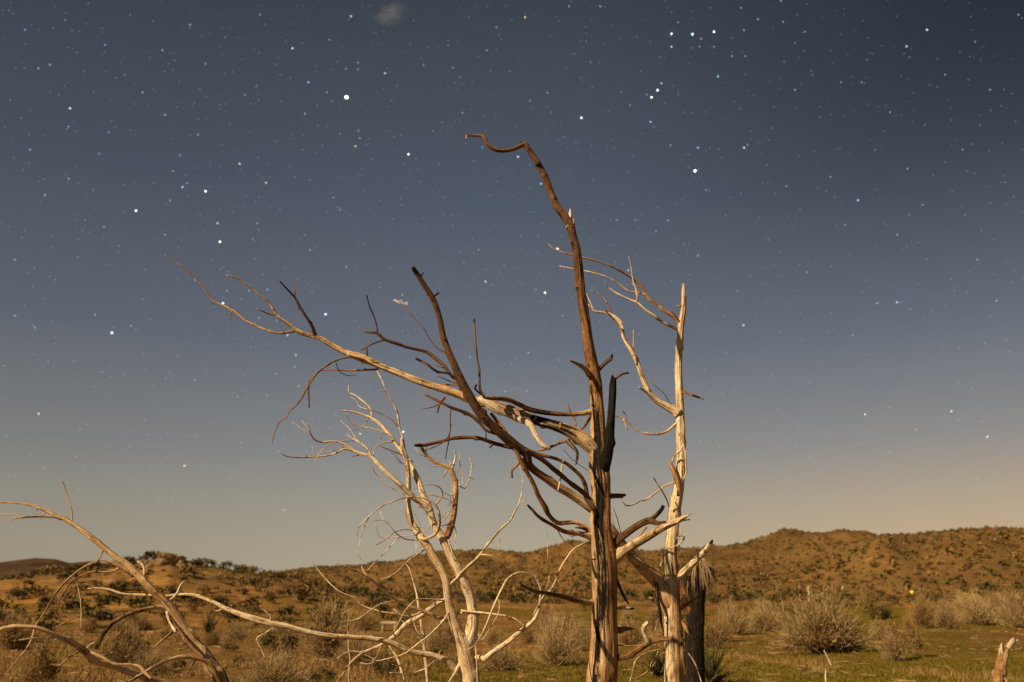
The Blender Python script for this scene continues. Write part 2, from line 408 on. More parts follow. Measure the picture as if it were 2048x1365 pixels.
def tube(C, rad, seed, tone, char, seg, rough, jag=0.0, paint=None):
    """Limb surface round the centre line C: uneven section, ridges along the grain, closed ends."""
    n = len(C)
    T = np.gradient(C, axis=0); T /= np.linalg.norm(T, axis=1)[:, None] + 1e-9
    N = np.zeros_like(C)
    ref = np.array([0., -1., 0.])
    if abs(T[0] @ ref) > .9: ref = np.array([1., 0., 0.])
    v = ref - T[0] * (ref @ T[0]); N[0] = v / np.linalg.norm(v)
    for i in range(1, n):
        v = N[i - 1] - T[i] * (N[i - 1] @ T[i]); N[i] = v / (np.linalg.norm(v) + 1e-9)
    B = np.cross(T, N)
    L = np.concatenate([[0], np.cumsum(np.linalg.norm(np.diff(C, axis=0), axis=1))])
    ph = np.arange(seg) / seg * 2 * math.pi
    PH, LL = np.meshgrid(ph, L)
    tw = LL * .5
    R0 = np.maximum(rad, 1e-4)
    rm = float(rad.max())
    q = np.stack([np.cos(PH + tw) * 1.1 + seed * 3.7, np.sin(PH + tw) * 1.1 + 8, LL * 2.2 / max(rm * 12, .25)], -1)
    lump = fbm(q * 1.3, 2)
    ridge = 1 - np.abs(fbm(np.stack([np.cos(PH + tw) * 3.0 + seed, np.sin(PH + tw) * 3.0, LL * .8], -1), 3)) * 2
    knob = fbm(np.stack([LL * 0 + seed, LL * 0, LL / max(rm * 3, .02)], -1), 2)
    rr = R0[:, None] * (1 + rough * (.45 * lump + .42 * (ridge - .6)) + .16 * knob * (1 if rm < .03 else .3))
    if n > 8:                                                           # stubs of lost twigs
        rg = np.random.default_rng(int(seed * 1000) + n)
        for q in range(int(n / 13)):
            i0, p0, am = rg.integers(2, n - 2), rg.uniform(0, 2 * math.pi), rg.uniform(.35, 1.2) * min(1, .018 / max(rm, .004))
            dl = (LL - L[i0]) / (R0[i0] * .55 + .004); dp = np.angle(np.exp(1j * (PH - p0))) / .45
            rr = rr + R0[i0] * am * np.exp(-dl ** 2 - dp ** 2)
    D = np.cos(PH)[..., None] * N[:, None] + np.sin(PH)[..., None] * B[:, None]
    V = C[:, None] + D * rr[..., None]
    if jag:
        k = min(n - 1, max(2, int(n * .3)))
        f = np.zeros(n); f[-k:] = np.linspace(0, 1, k) ** 2
        j = fbm(np.stack([np.cos(ph) * 2.2 + seed, np.sin(ph) * 2.2, ph * 0], -1), 2) * jag * float(rad[-k])
        V = V + (f[:, None] * j[None])[..., None] * T[:, None] * 3.2
    grain = np.stack([np.cos(PH + tw) * R0[:, None], np.sin(PH + tw) * R0[:, None], LL * .07 + seed * .37], -1)
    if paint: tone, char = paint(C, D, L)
    else:
        tone = np.repeat(np.asarray(tone)[:, None], seg, 1); char = np.repeat(np.asarray(char)[:, None], seg, 1)
    V = V.reshape(-1, 3)
    i, j = np.meshgrid(np.arange(n - 1), np.arange(seg), indexing='ij')
    jn = (j + 1) % seg
    F = np.stack([i * seg + j, i * seg + jn, (i + 1) * seg + jn, (i + 1) * seg + j], -1).reshape(-1, 4).tolist()
    Vl = np.vstack([V, C[0] - T[0] * rad[0] * .2, C[-1] + T[-1] * rad[-1] * (.5 if not jag else -.6)])
    a, b = len(V), len(V) + 1
    for s in range(seg):
        F.append((a, (s + 1) % seg, s))
        F.append((b, (n - 1) * seg + s, (n - 1) * seg + (s + 1) % seg))
    at_ = dict(grain=np.vstack([grain.reshape(-1, 3), grain[0, 0], grain[-1, 0]]),
               tone=np.append(tone.reshape(-1), [tone[0, 0], tone[-1].mean()]), char=np.append(char.reshape(-1), [char[0, 0], char[-1].mean()]))
    return Vl, F, at_
def wood_mesh(name, V, F, at_, origin):
    me = mesh(name, V - np.asarray(origin), F, WOOD, True)
    a = me.attributes.new('grain', 'FLOAT_VECTOR', 'POINT'); a.data.foreach_set('vector', at_['grain'].astype(np.float32).ravel())
    for k in ('tone', 'char'):
        a = me.attributes.new(k, 'FLOAT', 'POINT'); a.data.foreach_set('value', at_[k].astype(np.float32))
    return me

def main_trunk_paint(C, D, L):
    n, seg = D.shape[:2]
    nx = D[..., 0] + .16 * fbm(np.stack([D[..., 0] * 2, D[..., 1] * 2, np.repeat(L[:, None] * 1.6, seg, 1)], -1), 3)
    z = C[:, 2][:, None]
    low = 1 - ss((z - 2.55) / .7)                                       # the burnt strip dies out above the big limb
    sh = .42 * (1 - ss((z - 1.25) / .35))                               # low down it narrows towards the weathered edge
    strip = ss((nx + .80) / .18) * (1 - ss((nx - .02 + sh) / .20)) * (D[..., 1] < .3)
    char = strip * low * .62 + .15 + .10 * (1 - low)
    tone = .36 + .22 * ss((nx - .0) / .25) * low + .34 * (1 - low) + .16 * ss((z - 3.2) / .8)  # right side tinted orange in place of warm light falling on it
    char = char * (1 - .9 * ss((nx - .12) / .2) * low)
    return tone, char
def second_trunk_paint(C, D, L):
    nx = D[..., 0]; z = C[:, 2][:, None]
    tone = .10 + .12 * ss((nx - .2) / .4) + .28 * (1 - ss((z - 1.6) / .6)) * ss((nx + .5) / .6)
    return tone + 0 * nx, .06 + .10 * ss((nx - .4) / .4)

def build_tree(name, label, Y0, text, paint=None, trunk_tilt=0.0):
    limbs = {}
    order = []
    for line in text.strip().splitlines():
        line = line.strip()
        if not line or line[0] == '#': continue
        head, _, rest = line.partition(' ')
        f = head.split(':')
        order.append((f[0], f[1], float(f[2]), float(f[3]), float(f[4]), f[5] if len(f) > 5 else '', parse(rest)))
    root = None; lvl = {}
    for k, (i, par, dY, tone, char, fl, P) in enumerate(order):
        rs = np.random.default_rng(k * 31 + len(text))
        if par == '-':                       # the trunk goes on down to the ground below the picture
            bot, _ = at(P[0, 0], P[0, 1], Y0)
            dx = (P[0, 0] - P[1, 0]) / max(8, abs(P[1, 1] - P[0, 1])) * .6
            base = np.array([bot[0] + dx * bot[2], Y0, -.12])
            mid = np.array([bot[0] + dx * bot[2] * .5, Y0, bot[2] * .45])
            bx, by = to_px(base); mx, my = to_px(mid)
            P = np.vstack([[bx, by, P[0, 2] * 1.55], [mx, my, P[0, 2] * 1.12], P])
            root = thing(name, label, 'tree', (base[0], Y0, 0))
            origin = np.array([base[0], Y0, 0])
        wmax = P[:, 2].max()
        R = spline(P, 3.0 if wmax > 14 else 4.5)
        n = len(R)
        s = np.concatenate([[0], np.cumsum(np.hypot(*np.diff(R[:, :2], axis=0).T))]); s /= s[-1]
        length_m = np.hypot(*(R[-1] - R[0])[:2]) / FPX * Y0
        if par == '-':
            Yc = Y0 + dY * s + .03 * np.sin(s * 7 + k)
        else:
            pr = limbs[par]
            q = np.hypot(pr[0][:, 0] - R[0, 0], pr[0][:, 1] - R[0, 1]).argmin()
            y0 = pr[1][q]
            if 'f' in fl: y0 -= pr[0][q, 2] / FPX * y0 * .45       # leaves from the near side
            Yc = y0 + (dY + rs.uniform(-.06, .06)) * s + length_m * .10 * (np.sin(s * 5 + k) - math.sin(k)) * s
        limbs[i] = (R, Yc)
        C, t = at(R[:, 0], R[:, 1], Yc)
        lp = np.hypot(*np.diff(R[:, :2], axis=0).T).sum()
        wob = fbm(np.stack([s * lp / max(26, wmax * 4), s * 0 + k * 5.1, s * 0], -1), 2) * R[:, 2] / FPX * t * (.20 if wmax > 14 else .34)
        C[:, 0] += wob * (s > 0); C[:, 2] += np.roll(wob, 3) * .7
        rad = R[:, 2] / 2 / FPX * t
        rad = np.maximum(rad, .00135)
        px = wmax
        seg = 44 if px > 40 else 26 if px > 18 else 14 if px > 8 else 8 if px > 3.5 else 6
        rough = .34 if px > 40 else .32 if px > 14 else .22 if px > 6 else .15
        if char >= .9 and px > 10: rough = .55
        tn = np.full(n, tone); ch = np.full(n, char)
        if 't' in fl:
            cl = max(7.0, 1.5 * R[-1, 2] + 3) / lp
            ch = ch + ss((s - (1 - cl * 1.7)) / (cl * 1.2)) * .9
        if 'b' in fl: tn = tn * ss((s - .0) / .35) + .12 * (1 - ss(s / .35)); ch = ch * ss((s - .1) / .3)
        if 'm' in fl: ch = ch * .4 + .42 * ss((s - .06) / .06) * (1 - ss((s - .16) / .08))
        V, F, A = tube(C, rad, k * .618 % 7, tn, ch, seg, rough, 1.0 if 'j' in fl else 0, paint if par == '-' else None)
        if par == '-':
            nm, pa = 'trunk', root; lvl[i] = root
        elif par in lvl and lvl[par] is root and limbs is not None and par == order[0][0]:
            nm, pa = 'branch', root
        else:
            nm, pa = 'twig', lvl[par]
        o = obj(nm, wood_mesh(nm, V, F, A, origin), pa)
        if par == '-': pass
        elif nm == 'branch': lvl[i] = o
        else: lvl[i] = pa
        if char >= .8 and nm == 'branch': o['label'] = 'charred black limb'
    return root, limbs, origin

TREE_A = """
tr:-:.1:0:0 @3 779,1365,218 787,1180,208 787,1000,195 782,850,185 780,700,180 777,575,184 772,450,182 760,320,176 750,200,170 @2 745,1240,158 745,1150,150 735,1030,150 722,900,140 720,790,122 720,700,105 708,500,95 698,400,94 688,300,92 660,150,85 636,0,76 @1 795,1200,59 768,1000,55 748,800,54 727,700,47 714,640,46
top:tr:.15:0.83:.12 @1 716,650,48 690,602,50 640,520,46 600,430,42 560,330,38 520,260,36 470,190,34 436,152,30 405,163,26 370,178,24 310,187,22 260,175,22 225,145,22 205,108,24 180,93,20 130,92,15 78,95,10
k1:top:-.02:0.72:.9 @1 425,150,24 422,134,18
k2:top:-.03:0.72:1 @1 518,270,26 530,262,22
k3:top:0:0.30:0 @1 97,92,8 97,112,7
s1:tr:.03:0.12:0:j @1 708,640,40 711,600,28 714,560,20 714,535,12
s2:tr:.03:0.64:0 @1 724,640,26 735,605,14 737,586,8
a1:tr:-.1:0.51:.2:fj @2 660,260,44 625,215,34 575,180,28 520,155,16
a2:tr:.1:0.81:.3:t @2 705,250,44 735,215,36 775,172,28 815,140,28 828,108,10
a3:tr:-.10:1.05:1.1:j @2 745,1075,40 755,1000,76 776,890,90 800,780,76 812,650,64 822,500,56 830,400,54 833,335,50 834,318,44 835,306,32
a3b:a3:.1:0.77:.1 @2 842,310,16 875,268,18 905,250,18 945,246,18
a4:tr:-.05:.26:.45:m @2 742,930,40 722,868,78 690,810,104 630,758,112 560,712,98 450,662,82 350,625,74 @5 1255,1095,66 1130,1045,64 1000,1003,66 920,975,62 830,960,58 740,925,56 640,890,52 520,850,48 400,800,44 300,757,42 200,715,42 100,667,40 0,645,38 @4 1500,790,42 1400,742,40 1280,705,38 1180,655,34 1100,605,32 1050,590,30 990,575,28 930,548,26 870,500,20 800,450,20 770,400,16 730,350,14 670,300,13 590,240,12 530,200,12 490,180,10 450,175,7
a4a:a4:.25:0.51:.05 @4 925,552,20 870,564,17 800,568,16 720,545,15 640,510,15 580,480,15 520,430,15 470,400,14 430,378,13 365,350,12 320,290,9 270,225,9 210,160,8 140,105,7 80,70,5 30,35,3
a4a1:a4a:0:0.64:0 @4 365,350,6 358,374,4
a4a2:a4a:-.04:0.64:0 @4 480,402,7 475,362,4
a4a3:a4a:-.03:0.64:0 @4 492,420,7 476,450,7 478,478,5
a4a4:a4a:.02:0.64:0 @4 518,430,6 526,410,4
a4b:a4:-.2:0.81:.1 @4 1062,592,28 1045,530,23 1015,480,20 970,410,18 930,340,16 905,310,14 870,275,12 815,215,9
a4b2:a4b:.1:0.81:.1 @4 915,322,12 922,280,10 918,228,5
a4b3:a4b:0:0.47:0 @4 1055,575,10 1020,555,6
a4c:a4:-.05:0.64:.05 @4 800,450,13 740,435,12 690,415,9 652,405,7
a4d:a4:-.05:0.72:0:j @4 1412,735,18 1413,690,14 1405,637,6
a4e:a4:-.15:0.72:.05 @4 1300,730,13 1230,745,12 1170,770,13 1110,810,13 1060,855,13 1025,910,11 1000,950,10 970,1010,10 925,1065,10 880,1105,9 865,1140,8 815,1175,8 795,1220,7 775,1270,6 768,1320,4
a4f:a4:.1:0.66:.05:t @4 1490,815,15 1400,822,14 1300,822,13 1180,820,12 1090,825,12 1045,870,13 1015,920,13 1013,1000,12 1018,1078,8
a4g:a4e:.05:0.72:0 @4 1200,768,6 1215,815,6 1250,848,6 1300,860,6 1338,852,5
a4h:a4:.1:0.83:.15 @5 765,945,40 757,870,26 735,820,26 690,780,23 650,730,24 600,685,24 530,635,24 480,618,22 400,600,22 320,575,22 240,548,22 195,515,22 178,500,20 130,498,16 90,488,12
a4h1:a4h:-.05:0.90:.1:t @5 188,500,11 178,430,10 160,375,10 130,310,9 112,242,9
a4h2:a4h:-.05:0.81:.1:t @5 238,548,12 190,560,12 140,580,11 100,605,10 75,615,7
a4h3:a4h:-.1:0.72:.25:t @5 740,815,24 690,780,19 640,768,17 580,755,16 530,720,16 490,695,17 450,673,16
a4h4:a4h:.05:0.72:0 @5 655,740,9 600,725,8 565,703,5
a4h5:a4h:.05:0.55:0 @5 742,856,12 650,853,10 570,848,6
a4h6:a4h:.05:0.64:0 @5 738,850,8 670,825,8 600,795,4
a4h7:a4h:.15:0.72:0 @5 700,700,9 650,640,9 590,600,8 540,540,8 510,480,7 460,425,6 400,350,5 376,312,4
a4i:a4:.02:0.72:0 @5 522,845,7 520,805,4
a4i2:a4:-.05:0.55:0 @5 515,870,9 525,905,8 540,930,6
a4i3:a4:.02:0.64:0 @5 346,775,9 348,745,6
a4j:a4:-.05:0.64:.3:ft @5 1240,1120,24 1272,1080,18
a4j2:a4:-.02:0.55:.1:f @5 1435,1150,26 1437,1115,20
a4k:a4:-.12:0.02:0:f @5 880,948,40 930,965,62 1000,1005,66 1080,1045,46 1150,1082,44 1230,1120,40 1265,1190,34 1310,1260,32 1365,1292,20
a4l:a4:-.08:0.55:.0:f @5 645,940,20 612,985,17 597,1045,11
a4m:a4:.1:0.72:.1 @5 605,988,13 560,1005,11 490,1018,6
a5:tr:-.62:0.93:.14:bt @2 690,1230,96 660,1212,84 590,1170,68 510,1120,63 430,1075,62 350,1020,58 265,965,55 215,915,60 195,840,66 @5 1130,1270,66 1080,1230,62 1020,1180,58 960,1120,58 900,1050,60 840,960,60 790,870,58 750,790,52 710,700,48 670,610,44 640,520,40 625,430,36 600,340,38 560,250,38 515,180,34 470,110,32 430,52,26
a51:a5:0:0.81:.5:t @5 485,112,12 500,88,8
a52:a5:-.03:0.64:.1:t @5 570,252,16 605,225,13
a53:a5:0:0.72:.4 @5 640,552,12 597,552,8
a54:a5:-.03:0.72:1 @5 648,548,22 656,540,18
a55:a5:-.02:0.72:.8 @5 912,1076,14 905,1080,10
a5a:tr:-.45:0.91:.08 @2 660,1190,48 620,1140,40 560,1090,37 480,1030,36 400,960,36 320,890,35 240,845,34 190,815,28
a5b:tr:-.4:0.79:.08:t @2 665,1190,34 640,1150,30 630,1080,30 600,1010,28 540,950,26 480,905,24 400,875,23 300,850,24 220,820,26 150,800,28 90,795,28 @5 1024,1259,30 960,1245,28 880,1220,26 800,1210,26 720,1215,26 640,1235,24 560,1255,24 500,1268,24 442,1268,18
a5b1:a5b:-.04:0.55:.5 @5 980,1255,16 955,1280,12
a5b2:a5b:0:0.81:.1 @5 930,1225,10 927,1178,7
a5b3:a5b:-.12:0.10:0:f @2 467,895,15 452,980,14 440,1050,12 425,1112,7
a5c:a5:.1:0.86:.08 @5 1085,1220,30 1010,1190,25 930,1160,24 880,1110,24 820,1060,24 760,1030,23 690,1005,20 620,970,18 560,940,15 515,922,10
a5c1:a5c:.05:0.77:0 @5 687,1010,9 685,1100,9 683,1160,9 665,1215,9 620,1255,8 560,1285,7 500,1300,5
a5c2:a5c:.08:0.81:.1 @5 690,1120,7 675,1230,9 660,1300,9 652,1360,7
a5e:a5:.1:0.60:.1 @2 185,868,20 140,910,20 90,965,19 92,1018,14
a5f:tr:-.25:0.83:.22:b @5 1665,1035,46 1620,1042,38 1570,1050,33 1490,1055,30 1400,1052,32 1300,1040,34 1220,1020,34 1160,985,34 1100,955,34 1040,945,30 980,945,27 915,938,20
a5f1:a5f:.05:0.72:.3:t @5 915,940,20 885,880,17 882,780,16 870,690,14 855,580,14 850,480,12 847,405,9
a5f2:a5f:.05:0.72:.2:t @5 920,938,15 870,900,14 848,880,14 860,855,12
a5g:tr:.25:0.64:.05 @5 1660,1050,18 1620,1110,17 1590,1145,18 1540,1175,18 1480,1230,18 1400,1265,18 1330,1290,18 1280,1305,13
a5h:a5g:.1:0.55:.1 @2 555,672,15 550,600,16 520,540,14 498,475,10
a5i:a5g:0:0.47:0 @2 632,610,14 636,568,10
a7:a4:-.12:0.77:.35:f @2 500,745,34 545,790,30 575,830,22 570,880,18 560,917,13
a7b:tr:-.1:0.81:0 @2 650,965,5 590,925,5 520,870,4 465,805,3
a6:tr:-.3:0.68:.2:bt @3 680,275,56 650,262,50 600,252,40 540,245,36 480,235,34 430,210,30 380,180,28 330,155,26 280,120,24 240,75,22 205,38,15
a6b:tr:-.25:0.66:.12:b @3 690,260,50 650,225,42 600,185,36 550,172,32 500,175,32 440,178,32 390,150,34 350,105,36 @2 330,1250,42 290,1170,36 250,1070,34 210,990,32 160,900,30 120,820,28 @5 1060,1180,27 1010,1110,26 960,1050,22
a6c:tr:-.12:0.55:.1:j @3 660,225,40 620,212,26 568,208,12
a6d:a6:-.05:0.55:0 @3 430,225,10 460,280,8 495,322,4
a6e:a6:-.05:0.64:0 @3 500,250,9 545,277,8 550,240,7 535,220,6
a8:tr:-.15:0.88:.3 @3 850,335,70 885,300,56 930,265,54 1000,212,52 1070,170,50 1120,155,50 1180,175,36 1240,170,24
a8b:a8:-.05:0.81:.4:t @3 1110,165,40 1160,122,34 1195,85,30 1215,52,26
a8c:a8:.1:0.47:0 @3 1100,205,14 1060,250,12 1030,300,14
a9:tr:-.35:0.30:.05:j @3 850,450,90 885,422,78 960,362,64 1040,312,58 1120,267,56 1200,218,52 1280,182,46 1340,150,34 1392,125,16
a9b:a9:.05:0.10:0 @3 1310,172,26 1360,155,20 1390,150,18 1422,147,10
a9c:a9:-.03:0.05:0 @3 1140,255,16 1165,212,12
a9d:a9:-.05:0.05:0 @3 1180,230,24 1240,195,26 1300,172,14
a10:tr:-.45:0.77:.28:bt @3 720,775,58 680,768,50 620,757,40 550,745,36 480,725,34 400,710,32 330,695,30 260,685,28 200,660,24 170,645,18 152,626,10
a11:tr:.1:0.81:.55 @3 865,580,30 900,660,22 930,730,20 962,777,12
a11b:tr:.05:0.10:.0:t @3 860,812,18 930,810,30 965,812,26 1005,812,10
a11c:tr:.05:0.72:0:j @3 870,978,50 940,972,36 985,970,12
a12:tr:-.3:0.79:.2:t @3 850,1180,60 900,1178,46 960,1165,44 1020,1130,44 1080,1090,42 1130,1065,36 1200,1045,30 1260,1040,26 1325,1053,12
a12b:a12:-.08:0.05:0:f @3 1112,1070,40 1090,1010,36 1078,970,34 1090,940,34 1112,912,26
a12c:tr:-.1:0.55:0 @3 870,1090,12 980,1092,10 1060,1085,10 1095,1068,7
a13:tr:-.35:0.51:0 @3 690,1083,10 600,1110,8 520,1160,8 450,1230,8 380,1272,7 310,1278,6 268,1268,4
a14:tr:.06:0.81:.2:j @2 800,1150,40 860,1150,36 905,1148,32
"""
TREE_B = """
tr:-:.1:0:0 @9 410,1365,140 398,1150,134 392,900,128 390,720,112 384,560,98 372,400,93 385,250,86 400,100,88 @2 1293,1200,84 1318,1050,70 1325,900,70 1325,700,67 1323,500,60 1318,350,54 1313,200,53 1320,0,47 @1 1361,1365,38 1362,1260,37 1372,1190,36 1383,1120,31 1384,1050,26 1384,1010,20 1384,972,8
b1:tr:.3:.45:.1 @1 1368,1225,32 1345,1190,26 1300,1150,22 1240,1105,20 1180,1060,18 1150,1010,16 1100,960,14 1040,915,13 980,880,12 900,845,11 840,828,10 780,815,10 720,798,9 660,785,8 605,760,7 582,733,5
b1b:b1:.15:.2:0 @1 1170,1045,13 1120,1025,11 1060,1015,11 1000,975,10 940,935,9 860,910,8 790,893,8 730,885,7 650,868,5
b2:tr:.1:.15:.0 @1 1362,1250,24 1340,1238,18 1280,1210,16 1220,1170,14 1160,1130,12 1110,1085,11 1050,1060,9 990,1030,8 935,990,5
b2a:b2:.05:.2:0 @1 1108,1088,11 1115,1040,10 1105,1000,9 1085,950,8 1078,890,7 1060,808,4
b2b:b2:.05:.15:0 @1 1112,1050,9 1095,985,8 1067,970,5
b2c:tr:-.05:.3:0 @1 1358,1195,9 1330,1155,8 1310,1133,6
b2d:tr:-.03:.2:0 @1 1378,1106,9 1345,1102,6
b2e:tr:.03:.2:0 @1 1388,1052,8 1404,1053,5
b3:tr:.1:.08:.03 @2 1320,545,90 1285,520,70 1230,490,54 1160,450,45 1100,390,43 1070,330,38 1040,250,36 1010,170,36 985,110,34 950,50,29 @1 1030,1290,21 1022,1240,20 1000,1190,20 960,1160,17 920,1145,15 860,1135,13 838,1110,10 810,1090,7
b3a:b3:.05:.1:0 @1 858,1132,9 830,1080,7 805,1025,5
b3c:b3:-.15:.5:.1:f @2 1010,185,14 1000,120,13 975,65,12 935,15,12 @1 1000,1220,10 960,1170,9 915,1125,7
b3d:b3:.1:.4:0 @1 960,1152,9 930,1080,7 880,1030,6 835,1012,4
b3e:b3:-.05:.15:0 @2 1080,385,22 1055,365,18 1028,350,14
b3f:tr:-.1:.5:0 @2 1300,520,8 1250,465,7 1210,395,6 1150,345,5 1090,275,4
b3g:b3:.0:.3:0 @1 1087,1355,6 1088,1250,5
b4:tr:-.2:.6:.1 @2 1335,378,26 1370,390,20 1420,410,18 1497,438,12
b5:tr:-.15:.25:.05 @2 1310,615,26 1285,635,22 1240,670,20 1180,692,18 1120,695,16 1050,685,15 990,655,14 940,610,12 910,580,10 855,562,9 780,520,7
b5a:b5:0:.2:0 @2 930,595,10 930,560,9 895,515,6
b5b:b5:-.03:.1:0 @2 912,582,12 930,640,10 945,668,6
b6:tr:-.2:.15:0 @2 1285,1050,18 1260,1060,14 1210,1080,13 1150,1130,12 1080,1180,14 1040,1185,12 980,1215,11 930,1222,10 900,1190,5
b6a:b6:-.1:.55:.2:t @2 1245,1230,9 1230,1180,11 1200,1120,11 1160,1060,10 1133,1016,8
b7:tr:-.12:.05:0:f @2 1268,905,14 1290,850,14 1330,820,12 1350,775,12 1330,720,10 1308,678,7
b7b:b7:-.02:.05:0 @2 1350,770,14 1365,830,14 1370,900,14 1376,970,13 1350,1035,11
b7c:tr:-.05:.6:.25:f @2 1252,903,24 1285,980,36 1312,1060,36 1312,1150,22
b8:tr:-.05:.38:.12 @3 1315,960,70 1290,860,110 1245,740,120 1205,625,110 1140,550,96 1060,480,86 990,415,78 930,345,70 880,275,62 835,215,56 800,170,40
b8a:b8:-.05:.45:0 @3 905,260,8 880,150,7 845,55,5
b8b:b8:-.05:.45:0 @3 870,240,7 848,160,6 832,95,4
b8c:b8:-.06:.6:.5:f @3 1165,620,26 1180,740,24 1200,880,22 1225,1010,12
b8d:b8:-.05:.5:.1:f @3 960,405,16 1040,460,18 1130,510,12 1190,540,6
b8e:b8:0:.4:0 @3 1140,740,12 1115,730,8 
b9:tr:-.15:.12:.0:t @9 400,600,80 440,572,60 500,515,50 570,450,44 630,390,40 670,340,34 692,303,11
b9a:b9:-.004:.5:1:f @9 628,384,9 640,400,8
b10:tr:-.18:.1:0:f @9 312,377,10 370,362,12 430,340,12 465,310,12 480,275,12 455,268,10 425,292,12
b10a:b10:.1:.4:0 @9 440,340,9 465,390,8 485,450,6
b10b:b10:.05:.3:0 @9 455,270,9 455,235,8 438,217,5
b10c:tr:-.08:.25:.1:f @9 350,365,14 320,430,16 302,500,12
b11:tr:-.1:.05:0:j @9 440,800,34 470,750,26 490,688,16
b11a:tr:-.1:.6:.1 @9 440,825,44 480,795,30 540,755,22 585,724,10
b11b:tr:-.1:.6:.1 @9 440,890,60 485,935,42 530,1000,30 582,1062,10
b11c:tr:-.1:.6:.55 @9 452,880,22 462,1100,24 488,1260,20 525,1340,12
b11d:tr:-.15:.1:0 @9 455,1075,12 500,1130,10 545,1195,10 585,1280,10 612,1370,9
b11e:tr:-.1:.1:0:j @9 455,780,22 490,748,24 525,735,14
b13:tr:-.25:.3:0 @9 345,1130,14 290,1170,13 240,1215,12 220,1270,11 170,1312,11 120,1340,10
b13a:b13:-.05:.3:0 @9 290,1085,9 272,1190,11 232,1265,11
b13b:tr:-.3:.35:.1 @9 345,1120,10 250,1130,12 130,1190,14 100,1280,13 75,1360,12
b13c:b13:.1:.3:0 @9 255,1000,9 285,900,8
"""
